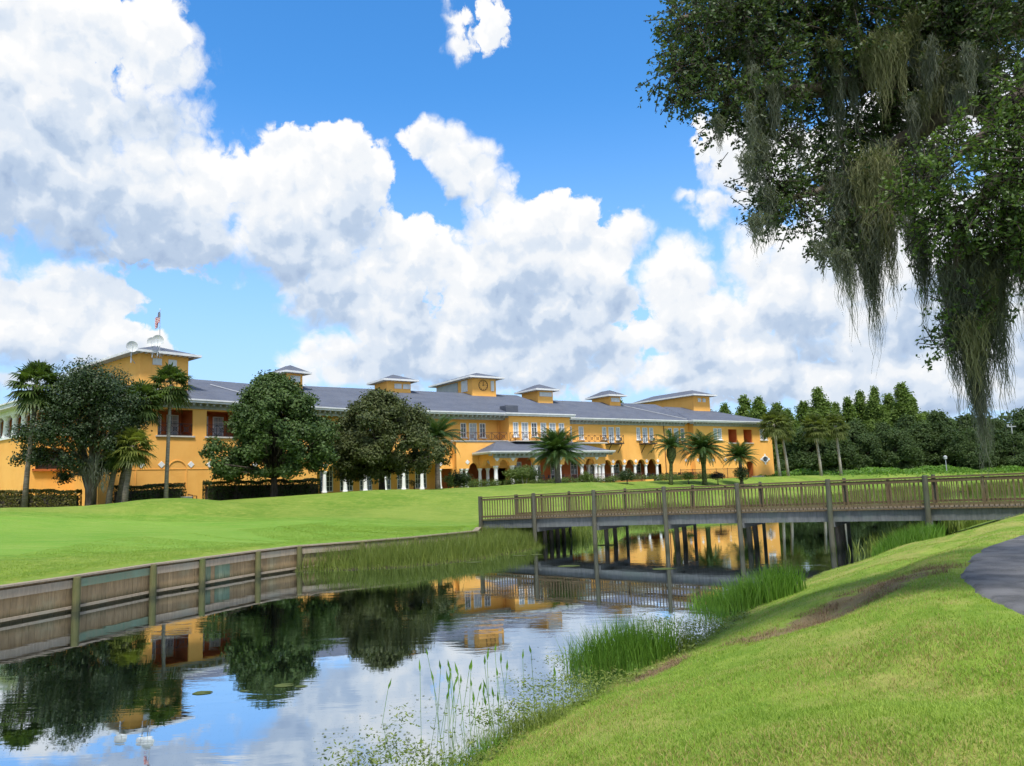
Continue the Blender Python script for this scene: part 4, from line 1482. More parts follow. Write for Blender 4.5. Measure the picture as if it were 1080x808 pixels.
def leaves(P, Nrm, L, W, jitter=.6, droop=0.0):
    """pointed leaf quads at P, facing roughly Nrm; returns verts, quads, vary"""
    n = len(P)
    nn = Nrm + rng.normal(0, jitter, (n, 3))
    nn /= np.linalg.norm(nn, axis=1)[:, None] + 1e-9
    t = np.cross(nn, rdir(n))
    t[:, 2] -= droop
    t /= np.linalg.norm(t, axis=1)[:, None] + 1e-9
    s = np.cross(nn, t)
    s /= np.linalg.norm(s, axis=1)[:, None] + 1e-9
    l = (L * rng.uniform(.65, 1.25, n))[:, None]
    w = (W * rng.uniform(.7, 1.2, n))[:, None]
    a = P - t * l * .5
    b = P + s * w * .5 + t * l * .05
    c = P + t * l * .5
    d = P - s * w * .5 + t * l * .05
    V = np.stack([a, b, c, d], 1).reshape(-1, 3)
    Q = np.arange(4 * n).reshape(-1, 4)
    vary = np.repeat(rng.uniform(0, 1, n), 4)
    return V, Q, vary


def lobes_points(lobes, per_area, shell=.35, twig=0.0, nper=1):
    """points spread in the outer part of ellipsoid lobes (cx, cy, cz, rx, ry, rz)"""
    PP, NN = [], []
    for (cx, cy, cz, rx, ry, rz) in lobes:
        n = max(6, int(per_area * (rx * ry + rx * rz + ry * rz)))
        d = rdir(n)
        rr = 1 - shell * rng.random(n) ** 1.5 + rng.normal(0, .07, n)
        R = np.array([rx, ry, rz])
        P = np.array([cx, cy, cz]) + d * rr[:, None] * R
        Nn = d / R
        Nn /= np.linalg.norm(Nn, axis=1)[:, None]
        if nper > 1:
            P = np.repeat(P, nper, 0) + rng.normal(0, twig, (n * nper, 3))
            Nn = np.repeat(Nn, nper, 0)
        PP.append(P)
        NN.append(Nn)
    return np.concatenate(PP), np.concatenate(NN)


def crown_lobes(env, n, r0, r1, flat=.75, ragged=.16):
    """lobes arranged in an envelope: env(t, ang) -> radius at relative height t in 0..1; height range env.z0..z1"""
    out = []
    rad_f, z0, z1 = env
    for k in range(n):
        t = (k + .5) / n if k % 3 else random.random()
        ang = random.random() * 2 * math.pi
        R = rad_f(t) * (1 + ragged * (.6 * math.sin(3 * ang + 11 * t) + .5 * math.sin(5 * ang - 17 * t + 1)))
        r = min(random.uniform(r0, r1), .5 * R + .26)
        rho = max(0, R - r * .75) * math.sqrt(random.uniform(.25, 1))
        out.append((rho * math.cos(ang), rho * math.sin(ang), z0 + (z1 - z0) * t, r, r, r * flat))
    return out


def limbs(root, lobes, z_fork, r, m, lean=(0, 0), name='trunk', every=2):
    w = MB()
    tops = Vector((lean[0], lean[1], z_fork))
    w.tube([(0, 0, -.3), (0, 0, .15), (tops.x * .5, tops.y * .5, z_fork * .5), tops], [r * 1.5, r * 1.15, r, r * .85], 10)
    for (x, y, z, *_r) in lobes[::every]:
        mid = tops.lerp(Vector((x, y, z)), .5) + Vector((random.uniform(-.2, .2), random.uniform(-.2, .2), .15 * abs(z - z_fork) ** .5))
        w.tube([tops - Vector((0, 0, .1)), mid, (x, y, z)], [r * .5, r * .3, r * .07], 6)
    return w.build(name, m, root, True)


def leafy_tree(name, label, cat, loc, lobes, leaf_m, bark, z_fork, r, per_area, L, W, group=None, lean=(0, 0), shell=.45, rz=0.0, twig=0, nper=1):
    t = thing(name, label, cat, loc, rz, group)
    P, N_ = lobes_points(lobes, per_area, shell, twig, nper)
    N_ = N_ + np.array([0, 0, .45])
    V, Q, vary = leaves(P, N_, L, W)
    np_mesh('crown', V, Q, leaf_m, t, vary)
    limbs(t, lobes, z_fork, r, bark, lean)
    return t


def fan_palm(label, loc, H, lean, R=1.5, nf=56, leaf='palm_leaf', group=None, tr=.17, skirt=True, name='palm_tree', bark='palm_bark'):
    """fan palm: leaning trunk and a round head of folded fans"""
    t = thing(name, label, 'palm tree', loc, random.random() * 6, group)
    lean = Vector((*lean, 0))
    lean.rotate(Matrix.Rotation(-t.rotation_euler[2], 3, 'Z'))
    top = Vector((lean.x, lean.y, H))
    pts = [Vector((0, 0, -.4)), top * .3 + Vector((-lean.x * .08, -lean.y * .08, 0)), top * .7, top]
    MB().tube(pts, [tr * 1.35, tr * 1.02, tr * .92, tr * 1.05], 10).build('trunk', M[bark], t, True)
    V, Q, A = [], [], []

    def quad(a, b, c, d, vv):
        i = len(V)
        V.extend((a, b, c, d))
        Q.append((i, i + 1, i + 2, i + 3))
        A.extend((vv,) * 4)
    for f in range(nf):
        az_ = f * 2.399 + random.uniform(-.2, .2)
        el_ = rad(86 - 140 * (f / nf) ** .95 + random.uniform(-8, 8))
        d = Vector((math.cos(az_) * math.cos(el_), math.sin(az_) * math.cos(el_), math.sin(el_)))
        side = Vector((-math.sin(az_), math.cos(az_), 0))
        up = side.cross(d) * -1
        pl_ = R * random.uniform(.42, .55)
        base = top + d * pl_ + Vector((0, 0, -.10 * (1 - math.sin(el_)) * R * .6))
        vv = random.random() * .8
        quad(top + side * .02, top - side * .02, base - side * .015, base + side * .015, vv)
        ns = 15
        for k in range(ns):
            th = rad(-105 + 210 * k / (ns - 1))
            ld = (d * math.cos(th) + side * math.sin(th)).normalized()
            ln = R * random.uniform(.48, .62) * (1 - .25 * abs(th) / 2)
            sd = (side * math.cos(th) - d * math.sin(th)) * (.055 * R / 1.5)
            md = base + ld * ln * .6 + Vector((0, 0, -.05 * R))
            tip = base + ld * ln + Vector((0, 0, -.22 * R * random.uniform(.6, 1.3)))
            quad(base, md + sd, tip, md - sd, vv + random.uniform(0, .2))
    np_mesh('crown', np.array([tuple(v) for v in V]), np.array(Q), M[leaf], t, np.array(A))
    if skirt:
        w = MB()
        for f in range(26):
            az_ = f * 2.399
            p = top + Vector((math.cos(az_) * tr * .9, math.sin(az_) * tr * .9, -.25 - .035 * f))
            w.beam(p, p + Vector((math.cos(az_) * .13, math.sin(az_) * .13, .26)), .07, .03)
        w.build('boot_stubs', M['bark'], t)
    return t


def date_palm(label, loc, H, R=2.2, nf=44, leaf='date_leaf', tr=.24, bulb=0.0, droop=1.0, group=None, lean=(0, 0), up=0.0):
    """feather palm: arching fronds with narrow leaflets on both sides"""
    t = thing('date_palm', label, 'palm tree', loc, random.random() * 6, group)
    lean = Vector((*lean, 0))
    lean.rotate(Matrix.Rotation(-t.rotation_euler[2], 3, 'Z'))
    top = Vector((lean.x, lean.y, H))
    pr = [(Vector((0, 0, -.3)), tr * 1.25), (top * .15, tr), (top * .55, tr * .9), (top * .78, tr * .95 + bulb), (top * .95, tr * 1.0 + bulb * .9), (top * 1.04, tr * .5)]
    MB().tube([p for p, _ in pr], [q for _, q in pr], 12).build('trunk', M['palm_bark' if not bulb else 'bulb_bark'], t, True)
    V, Q, A = [], [], []
    for f in range(nf):
        az_ = f * 2.399 + random.uniform(-.15, .15)
        e0 = rad(82 - (95 - up) * (f / nf) + random.uniform(-6, 6))
        L_ = R * random.uniform(.85, 1.1)
        n = 13
        p = top.copy()
        vv = random.random() * .7
        hor = Vector((math.cos(az_), math.sin(az_), 0))
        side = Vector((-math.sin(az_), math.cos(az_), 0))
        for k in range(n):
            e = e0 - droop * rad(78) * (k / n) ** 1.4
            d = hor * math.cos(e) + Vector((0, 0, math.sin(e)))
            q = p + d * (L_ / n)
            nrm = side.cross(d)
            i = len(V)
            V.extend((p + side * .02, p - side * .02, q - side * .015, q + side * .015))
            Q.append((i, i + 1, i + 2, i + 3))
            A.extend((vv,) * 4)
            if k >= 1:
                for sg in (-1, 1):
                    for j in range(3):
                        b = p.lerp(q, j / 3)
                        ll = R * .21 * math.sin(math.pi * min(.96, (k + .5) / n * .9 + .12)) * random.uniform(.85, 1.15)
                        ld = (side * sg * .78 + d * .6 - nrm * -.12 + Vector((0, 0, -.22))).normalized()
                        w = d * .022 * R / 2
                        i = len(V)
                        V.extend((b - w, b + w, b + ld * ll + w * .2, b + ld * ll - w * .2))
                        Q.append((i, i + 1, i + 2, i + 3))
                        A.extend((vv + random.uniform(0, .3),) * 4)
            p = q
    np_mesh('crown', np.array([tuple(v) for v in V]), np.array(Q), M[leaf], t, np.array(A))
    return t


M['bulb_bark'] = mat('green_palm_boots', (.085, .10, .035), .8, .2, .3, 5, .8, 12)


def base_at(px, depth, y=520):
    q = at_depth(px, y, depth)
    return (q.x, q.y, gz(q.x, q.y))


def top_z(px, y, depth):
    return at_depth(px, y, depth).z


def tall(px, y_top, depth):
    b = base_at(px, depth)
    return b, top_z(px, y_top, depth) - b[2]


# --- dark live oak with moss before the clubhouse
D = 51
b, h = tall(95, 384, D)
sc_ = D / FPX
lob = []
for (px, py, rp) in ((75, 405, 22), (105, 400, 22), (130, 415, 18), (60, 425, 18), (90, 425, 26), (120, 435, 22), (140, 445, 15), (45, 460, 15), (70, 455, 24),
                     (100, 460, 24), (130, 470, 16), (35, 478, 11), (60, 482, 14), (85, 487, 15), (115, 490, 12), (110, 412, 22), (85, 440, 20), (28, 485, 7), (65, 502, 9), (140, 425, 13)):
    q = at_depth(px, py, D)
    for s in (-1, 1):
        lob.append((q.x - b[0] + random.uniform(-.3, .3), random.uniform(.2, 2.2) * s * (rp / 20), q.z - b[2], rp * sc_ * .95, rp * sc_ * 1.1, rp * sc_ * .85))
oak = leafy_tree('live_oak', 'dark spreading live oak with pale moss, in front of the left end of the clubhouse', 'tree', b, lob, M['dark_oak_leaf'], M['bark'], 2.3, .27, 62, .17, .11, shell=.8, twig=.13, nper=6)
w = MB()
for q in ((.35, -.1, 1.9, .9), (-.4, .2, 2.2, -.8), (.15, .3, 2.4, .3)):
    w.tube([(q[0] * .4, q[1], -.3), (q[0] * .7, q[1], q[2] * .6), (q[0] + q[3], q[1] * 2, q[2] + 1.4)], [.2, .16, .09], 8)
w.build('side_trunk', M['bark'], oak, True)


def moss_strands(bunches, width, m, name, parent=None, seg=7):
    """bunches: (top point, length, spread radius, number of strands)"""
    V, Q, A = [], [], []
    base = 0
    for (tp, L, sp_, n) in bunches:
        st = rng.normal(0, 1, (n, 3)) * np.array([sp_, sp_, sp_ * .5])
        rr = np.hypot(st[:, 0], st[:, 1]) / (sp_ + 1e-6)
        ln = L * np.clip(1.05 - .33 * rr, .12, 1.1) * rng.uniform(.25, 1.08, n)
        up0 = rng.uniform(0, .18, n) * L
        ph = rng.uniform(0, 6.28, (n, 2))
        fr_ = rng.uniform(2.5, 6, (n, 2))
        ang = rng.uniform(0, math.pi, n)
        wd = width * rng.uniform(.6, 1.5, n)
        vv = np.clip(rng.normal(.45, .22, n), 0, 1)
        pr_ = None
        pts = []
        for k in range(seg + 1):
            f = k / seg
            pull = 1 - .30 * f
            x = tp[0] + st[:, 0] * pull + (np.sin(ph[:, 0] + f * fr_[:, 0]) * .035 + np.sin(ph[:, 1] + f * 17 + fr_[:, 0]) * .020) * L ** .5
            y = tp[1] + st[:, 1] * pull + np.sin(ph[:, 1] + f * fr_[:, 1]) * .035 * L ** .5
            z = tp[2] + st[:, 2] - up0 - ln * f
            wk = wd * (1.0 - .75 * f ** 2)
            dx, dy = np.cos(ang + f * 2) * wk, np.sin(ang + f * 2) * wk
            pts.append((np.stack([x - dx, y - dy, z], 1), np.stack([x + dx, y + dy, z], 1)))
        arr = np.stack([np.stack(p, 1) for p in pts], 1)      # n, seg+1, 2, 3
        V.append(arr.reshape(-1, 3))
        idx = base + np.arange(n)[:, None] * (2 * (seg + 1)) + np.arange(seg)[None, :] * 2
        Q.append(np.stack([idx, idx + 1, idx + 3, idx + 2], -1).reshape(-1, 4))
        A.append(np.repeat(vv, 2 * (seg + 1)))
        base += n * 2 * (seg + 1)
    return np_mesh(name, np.concatenate(V), np.concatenate(Q), m, parent, np.concatenate(A))


bn = []
for (px, py, yl, n) in ((88, 485, 508, 60), (80, 490, 510, 40), (100, 478, 512, 70), (95, 495, 520, 40), (112, 495, 512, 30), (108, 505, 525, 30)):
    q = at_depth(px, py, D - 1)
    bn.append(((q.x - b[0], q.y - b[1], q.z - b[2]), (yl - py) * sc_, .32, n))
moss_strands(bn, .022, M['moss'], 'hanging_moss', oak)

# --- fan palms at the left end
def palm_px(label, px_b, px_t, y_t, depth, R, **k):
    q = at_depth(px_t, y_t, depth)
    b_ = base_at(px_b, depth)
    return fan_palm(label, b_, q.z - b_[2], (q.x - b_[0], 0), R, **k)


palm_px('leaning fan palm with bushy head left of the dark live oak', 26, 39, 406, 49, 1.85, group='fan palms before the clubhouse', tr=.145)
palm_px('tall straight fan palm with pale trunk in front of the balcony openings', 175, 180, 406, 55, 1.8, group='fan palms before the clubhouse', tr=.125, bark='pale_palm_bark')
palm_px('fan palm with its head showing behind the right of the dark live oak', 124, 149, 424, 52.5, 1.75, group='fan palms before the clubhouse', leaf='palm_leaf')
palm_px('short yellowish fan palm right of the dark live oak', 131, 140, 470, 50, 1.55, group='fan palms before the clubhouse', leaf='yellow_palm_leaf')
palm_px('small fan palm tucked under the dark live oak', 114, 124, 476, 51, 1.3, group='fan palms before the clubhouse')

# --- two magnolias
def magnolia(label, px, D, y0, y1, prof, n, leaf, seed):
    random.seed(seed)
    b_ = base_at(px, D)
    z0, z1 = top_z(px, y1, D) - b_[2], top_z(px, y0, D) - b_[2]
    lo = crown_lobes((lambda t: np.interp(t, *prof) * D / FPX, z0, z1), n, .45, 1.1, .75, .22)
    return leafy_tree('magnolia_tree', label, 'tree', b_, lo, M[leaf], M['dark_bark'], z0 * .9, .24, 62, .25, .14, shell=.8, twig=.15, nper=5)


magnolia('dark green conical magnolia with glossy leaves above the clipped hedge', 289, 56, 400, 500, ([0, .08, .25, .5, .75, .93, 1], [48, 70, 72, 58, 42, 24, 8]), 150, 'magnolia_leaf', 3)
magnolia('broad bronze tinged magnolia in front of the arcade', 403, 62, 418, 498, ([0, .1, .3, .55, .8, 1], [52, 66, 68, 60, 42, 14]), 140, 'bronze_leaf', 5)
random.seed(21)
date_palm('feather palm half hidden behind the bronze magnolia', base_at(462, 67), 4.5, 3.0, 40, tr=.22)
date_palm('large feather palm standing before the porch roof', base_at(589, 71), top_z(589, 478, 71) - base_at(589, 71)[2], 3.2, 84, tr=.27, droop=.85)
bd = base_at(708, 82)
date_palm('sparse feather palm with a fat green bulb of leaf bases', bd, top_z(711, 472, 82) - bd[2], 2.9, 28, tr=.2, bulb=.32, droop=1.15, lean=(.3, 0), up=20)
bd = base_at(744, 84)
date_palm('dark drooping feather palm in the middle of the right hand trio', bd, top_z(745, 475, 84) - bd[2], 3.1, 74, tr=.26, bulb=.12, droop=1.05)
bd = base_at(783, 87)
date_palm('short bright feather palm near the clubhouse entrance door', bd, top_z(784, 482, 87) - bd[2], 2.4, 66, tr=.2, droop=.8)
for k, (px, yt) in enumerate(((824, 447), (833, 449), (868, 450), (889, 449))):
    lab = ['pale stemmed fan palm nearest the clubhouse end wall', 'pale stemmed fan palm second from the clubhouse end wall', 'pale stemmed fan palm left of the one with the fullest head', 'rightmost pale stemmed fan palm on the lawn edge']
    b_ = base_at(px, 104 + k * 2)
    fan_palm(lab[k], b_, top_z(px - 3, yt, 104 + k * 2) - b_[2], (-.5 + .3 * random.random(), 0), 2.3, 60, 'pale_palm_leaf', 'fan palms past the clubhouse', .18, False, bark='pale_palm_bark')

# --- hedges and shrubs by the walls
def hedge(label, p0, p1, depth_w, h, leaf, n):
    """clipped hedge from p0 to p1"""
    p0, p1 = Vector(p0), Vector(p1)
    t = thing('hedge', label, 'hedge', (*((p0 + p1) / 2).xy, (p0.z + p1.z) / 2))
    d = (p1 - p0)
    L = d.length
    d.normalize()
    s = Vector((-d.y, d.x, 0))
    P = np.stack([rng.uniform(-L / 2, L / 2, n), rng.uniform(-depth_w / 2, depth_w / 2, n), rng.uniform(0, h, n)], 1)
    face = rng.integers(0, 4, n)
    N_ = np.zeros((n, 3))
    wob = .07 * np.sin(P[:, 0] * 2.1) + .05 * np.sin(P[:, 0] * 5.3 + 1)
    top = face >= 2
    P[top, 2] = h + wob[top] - .12 * rng.random(top.sum()) ** 2
    N_[top, 2] = 1
    f0 = face == 0
    P[f0, 1] = -depth_w / 2 + wob[f0] + .15 * rng.random(f0.sum()) ** 2
    N_[f0, 1] = -1
    f1 = face == 1
    P[f1, 1] = depth_w / 2
    N_[f1, 1] = 1
    ends = rng.random(n) < .06
    P[ends, 0] = np.sign(P[ends, 0]) * L / 2
    Wd = np.array([d, s, (0, 0, 1)])
    P = P @ Wd
    N_ = N_ @ Wd
    P[:, 2] += P[:, 0] * 0
    V, Q, vary = leaves(P, N_, .13, .085, .7)
    np_mesh('foliage', V, Q, M[leaf], t, vary)
    c = MB()
    c.box((0, 0, h * .46 - .2), (L - .25, depth_w - .3, h * .9), (d, s, Vector((0, 0, 1))))
    c.build('stems', M['dark_bark'], t)
    return t


def at_g(px, depth):
    return base_at(px, depth)


hedge('mottled gold and green hedge along the columned wing', at_g(-25, 49), at_g(83, 50.5), 1.3, 1.2, 'gold_hedge_leaf', 9000)
hedge('dark clipped hedge beneath the blind arches, right of the live oak', at_g(124, 53), at_g(189, 57.5), 1.3, 1.4, 'hedge_leaf', 7000)
hedge('dark clipped hedge beneath the conical magnolia', at_g(217, 57.5), at_g(334, 62.5), 1.6, 1.5, 'hedge_leaf', 14000)


def shrub_mesh(name, leaf, lob, per, L, W, label, cat, loc, group=None, stem_h=.3, nst=5, sc=1.0):
    t = thing(name, label, cat, loc, random.random() * 6, group)
    P, N_ = lobes_points(lob, per, .6)
    V, Q, vary = leaves(P, N_ + np.array([0, 0, .5]), L, W, .8)
    np_mesh('foliage', V, Q, M[leaf], t, vary)
    w = MB()
    for k in range(nst):
        a = k * 2.4
        x, y, z, *_ = lob[k % len(lob)]
        w.tube([(.08 * math.cos(a), .08 * math.sin(a), -.15), (x * .5, y * .5, z * .6), (x, y, z)], [.03, .022, .01], 5)
    w.build('stem', M['bark'], t)
    return t


lob = [(random.uniform(-.4, .4), random.uniform(-.3, .3), random.uniform(.2, .45), .42, .42, .34) for _ in range(6)]
shr = shrub_mesh('bed_shrub', 'shrub_leaf', lob, 260, .12, .06, 'low light green shrub in the planting bed before the arcade', 'shrub', F1.p(45, -62.5, gz(*F1.p(45, -62.5, 0).xy)), 'low shrubs in the bed along the arcade')
for k in range(34):
    a = 37.0 + 1.28 * k + random.uniform(-.3, .3)
    v = -62.8 + random.uniform(-.4, .4) if a < 59 else (-66.0 - (a - 59) * .14 + random.uniform(-.5, .5))
    if 56.0 < a < 58.8:
        continue
    q = F1.p(a, v, 0)
    dup(shr, (q.x, q.y, gz(q.x, q.y) - .03), random.random() * 6, random.uniform(.8, 1.35))
# a few individual plants
def blob_tree(name, label, cat, px, D, y_lo, y_hi, wpx, leaf, n, stem, per=230, L=.16, W=.09, multi=1):
    b_ = base_at(px, D)
    z0, z1 = top_z(px, y_lo, D) - b_[2], top_z(px, y_hi, D) - b_[2]
    R = wpx / 2 * D / FPX
    lo = [(random.uniform(-.55, .55) * R, random.uniform(-.55, .55) * R, random.uniform(z0 + .25 * (z1 - z0), z1 - .25 * (z1 - z0)), R * .52, R * .52, min(R * .5, (z1 - z0) * .34)) for _ in range(n)]
    t = thing(name, label, cat, b_)
    P, N_ = lobes_points(lo, per, .55)
    V, Q, vary = leaves(P, N_ + np.array([0, 0, .5]), L, W, .8)
    np_mesh('foliage', V, Q, M[leaf], t, vary)
    for k in range(multi):
        a = k * 2.1
        MB().tube([(.1 * math.cos(a) * (multi > 1), .1 * math.sin(a) * (multi > 1), -.2), (.25 * math.cos(a) * (multi > 1), .25 * math.sin(a) * (multi > 1), z0 * .6), (.4 * math.cos(a) * (multi > 1), .4 * math.sin(a) * (multi > 1), z0 + .4 * (z1 - z0))], [.07, .055, .03], 7).build('trunk', M[stem], t, True)
    return t


M['white_bark'] = mat('pale_smooth_bark', (.48, .44, .38), .7, .2, .1, 4)
blob_tree('small_tree', 'small tree with pale forked trunk before the left porch arches', 'tree', 553, 74, 507, 490, 42, 'shrub_leaf', 12, 'white_bark', multi=3)
blob_tree('small_tree', 'rounded small green tree standing by the porch columns right of the big palm', 'tree', 619, 74, 511, 496, 17, 'shrub_leaf', 8, 'bark')
blob_tree('small_tree', 'small green tree before the loggia arches', 'tree', 662, 80, 508, 492, 20, 'hedge_leaf', 8, 'bark')
blob_tree('topiary_bush', 'little clipped bush on a stem at the left arcade columns', 'shrub', 437, 64, 512, 505, 13, 'hedge_leaf', 5, 'dark_bark', 300, .1, .06)
blob_tree('climber_mass', 'tall green shrub climbing the columns right of the half hidden palm', 'shrub', 486, 69, 518, 490, 24, 'hedge_leaf', 14, 'bark', 260)
blob_tree('climber_mass', 'narrow leafy shrub beside the half hidden palm', 'shrub', 473, 68, 516, 498, 14, 'shrub_leaf', 8, 'bark', 260)
blob_tree('round_bush', 'dark purple domed bush between two feather palms', 'shrub', 758, 85, 506, 497, 17, 'red_hedge_leaf', 10, 'dark_bark', 300, .12, .08)
blob_tree('leafy_bush', 'bright green leafy bush left of the dark domed bush', 'shrub', 727, 84, 506, 497, 16, 'shrub_leaf', 8, 'bark', 240)
blob_tree('leafy_bush', 'dark low bush at the foot of the short bright palm', 'shrub', 784, 86.5, 506, 492, 20, 'hedge_leaf', 9, 'bark', 240)

# --- wood behind, to the right
random.seed(11)
def wood_tree(kind):
    t = thing('cypress_tree' if kind < 2 else 'broadleaf_tree', 'x', 'tree')
    if kind == 0:
        H = 20.0
        lo = crown_lobes((lambda s: np.interp(s, [0, .15, .5, .8, 1], [3.2, 4.6, 3.5, 1.7, .1]), 3.0, H - .4), 110, .6, 1.6, .85, .34)
        m = 'pine_leaf'
    elif kind == 1:
        H = 18.0
        lo = crown_lobes((lambda s: np.interp(s, [0, .2, .55, .85, 1], [2.4, 3.4, 2.5, 1.5, .2]), 4.0, H - .3), 70, .5, 1.3, .9, .38)
        m = 'pine_leaf'
    elif kind == 2:
        H = 14.0
        lo = crown_lobes((lambda s: np.interp(s, [0, .2, .5, .8, 1], [3.4, 5.2, 5.2, 3.6, 1.6]), 2.0, H - .9), 54, 1.2, 2.0, .72)
        m = 'wood_leaf'
    else:
        H = 12.5
        lo = crown_lobes((lambda s: np.interp(s, [0, .2, .5, .8, 1], [4.6, 6.2, 5.8, 4.2, 2.2]), 1.0, H - .9), 60, 1.3, 2.2, .7)
        m = 'wood_leaf'
    P, N_ = lobes_points(lo, 13, .8, .32, 5)
    V, Q, vary = leaves(P, N_ + np.array([0, 0, .5]), .52, .34, .7)
    np_mesh('crown', V, Q, M[m], t, vary)
    limbs(t, lo, H * .4, .26, M['bark'], every=3)
    return t


protos = [wood_tree(k) for k in range(4)]
used = [False] * 4
spots = []
# (photo column, row of the tree top, depth, kind)
for (px, yt, D, k) in (
        (764, 425, 150, 0), (784, 417, 156, 1), (800, 421, 150, 0), (818, 413, 158, 1), (829, 424, 146, 0), (846, 414, 154, 1), (862, 412, 150, 0), (880, 419, 160, 0), (893, 416, 150, 1),
        (906, 408, 154, 0), (922, 412, 150, 0), (936, 411, 156, 1), (950, 406, 152, 0), (962, 418, 146, 0), (975, 430, 158, 1), (1001, 432, 160, 0),
        (1018, 436, 150, 2), (1048, 438, 156, 2), (1078, 434, 150, 2), (1110, 432, 152, 2), (1140, 428, 156, 0), (1165, 430, 150, 2),
        (988, 437, 136, 2), (1000, 446, 132, 2), (970, 441, 134, 2), (945, 452, 130, 3), (915, 455, 132, 3), (882, 456, 134, 3), (850, 452, 138, 3), (1035, 448, 130, 3), (1066, 452, 128, 3), (1100, 450, 128, 3),
        (1135, 448, 130, 3), (838, 460, 142, 3), (865, 462, 140, 2), (930, 440, 140, 2), (1020, 455, 126, 3), (900, 436, 142, 2), (955, 437, 142, 2), (745, 432, 160, 2), (725, 436, 165, 2),
        (652, 421, 150, 0), (662, 418, 150, 1), (676, 424, 155, 1)):
    q = at_depth(px, yt, D)
    zb = 2.2
    H = (20.0, 18.0, 14.0, 12.5)[k]
    s = (q.z - zb) / H
    lab = {0: 'tall pointed bright green tree in the row of the wood behind the lawn', 1: 'slim pointed green tree in the row of the wood behind the lawn',
           2: 'dark round headed tree at the edge of the wood behind the pond', 3: 'low spreading dark tree at the edge of the wood behind the pond'}[k]
    grp = {0: 'tall pointed trees of the wood', 1: 'slim pointed trees of the wood', 2: 'dark round trees of the wood', 3: 'low spreading trees of the wood'}[k]
    if not used[k]:
        t = protos[k]
        used[k] = True
        t.location = (q.x, q.y, zb)
        t.scale = (s, s, s)
    else:
        t = dup(protos[k], (q.x, q.y, zb), random.random() * 6, (s * random.uniform(.75, 1.45), s * random.uniform(.75, 1.45), s * random.uniform(.86, 1.08)))
    t['label'] = lab
    t['group'] = grp
# dark mass of the wood beyond, and undergrowth along its foot
n = 60000
X = rng.uniform(20, 170, n)
Y = 172 + rng.uniform(-6, 8, n) + .0 * X
hh = 9.0 + 2.5 * np.sin(X * .31) + 1.6 * np.sin(X * .83 + 1)
Z = 1.6 + hh * rng.random(n) ** .8
V, Q, vary = leaves(np.stack([X, Y, Z], 1), np.tile(np.array([0, -1, .6]), (n, 1)), 1.0, .7, .6)
tag(np_mesh('far_wood', V, Q, M['wood_leaf'], attr=vary), 'dark mass of far trees behind the front row of the wood', 'far trees', None, 'stuff')
n = 30000
X = rng.uniform(34, 130, n)
base_y = np.interp(X, [34, 52, 72, 130], [112, 115, 124, 124])
Y = base_y + rng.normal(0, 1.6, n) ** 1
Z = ground_z(X, Y) + rng.random(n) ** 1.6 * (.5 + .25 * np.sin(X * .5) + .2 * np.sin(X * 1.7))
V, Q, vary = leaves(np.stack([X, Y, Z], 1), np.tile(np.array([0, -.6, .8]), (n, 1)), .42, .2, .8)
tag(np_mesh('waterside_bushes', V, Q, M['reed_fresh'], attr=vary), 'bright green undergrowth along the far edge of the lawn below the wood', 'undergrowth', None, 'stuff')


# --- reeds and blades
def blades(P, H, W, bend=.35, seg=3, vary=None, dirs=None):
    n = len(P)
    az_ = rng.uniform(0, 2 * math.pi, n) if dirs is None else dirs
    hd = np.stack([np.cos(az_), np.sin(az_), np.zeros(n)], 1)
    sd = np.stack([-np.sin(az_), np.cos(az_), np.zeros(n)], 1)
    tw = rng.uniform(-1.2, 1.2, n)
    sd = sd * np.cos(tw)[:, None] + hd * np.sin(tw)[:, None]
    bd_ = bend * rng.uniform(.1, 1.3, n)
    V = []
    for k in range(seg + 1):
        f = k / seg
        c = P + hd * (H * bd_ * f ** 1.8)[:, None] + np.array([0, 0, 1.0]) * (H * f * (1 - .25 * bd_ * f))[:, None]
        w = np.full((n, 1), W * (1 - f) ** .6 + .0004 if k < seg else .0006)
        V += [c - sd * w, c + sd * w]
    A = np.stack(V, 1)
    m_ = 2 * (seg + 1)
    idx = np.arange(n)[:, None] * m_ + np.arange(seg)[None] * 2
    Q = np.stack([idx, idx + 1, idx + 3, idx + 2], -1).reshape(-1, 4)
    vy = np.repeat(rng.uniform(0, 1, n) if vary is None else vary, m_)
    return A.reshape(-1, 3), Q, vy


# strip below the wall
cand = rng.uniform((-9.2, 28), (3.2, 44), (60000, 2))
inp = inside(cand[:, 0], cand[:, 1], POND)
dsw = seg_dist(cand[:, 0], cand[:, 1], POND) * np.where(inp, -1, 1)
gs = inside(cand[:, 0], cand[:, 1], GREEN_SIDE)
dww = seg_dist(cand[:, 0], cand[:, 1], WALL, False)
ok = (~gs) & (dsw > -.55) & (dww > .25) & (cand[:, 0] < 2.2 + (cand[:, 1] - 38) * .2)
c = cand[ok]
c = c[:17000]
zz = np.maximum(ground_z(c[:, 0], c[:, 1]), -.15)
edge = np.clip((dsw[ok][:17000] + .55) / 1.0, .25, 1)
V, Q, vary = blades(np.column_stack([c, zz - .05]), rng.uniform(.55, 1.0, len(c)) * edge, .009, .45)
tag(np_mesh('reed_bed', V, Q, M['reed'], attr=vary), 'strip of yellow green reeds growing between the retaining wall and the water', 'reeds', None, 'stuff')


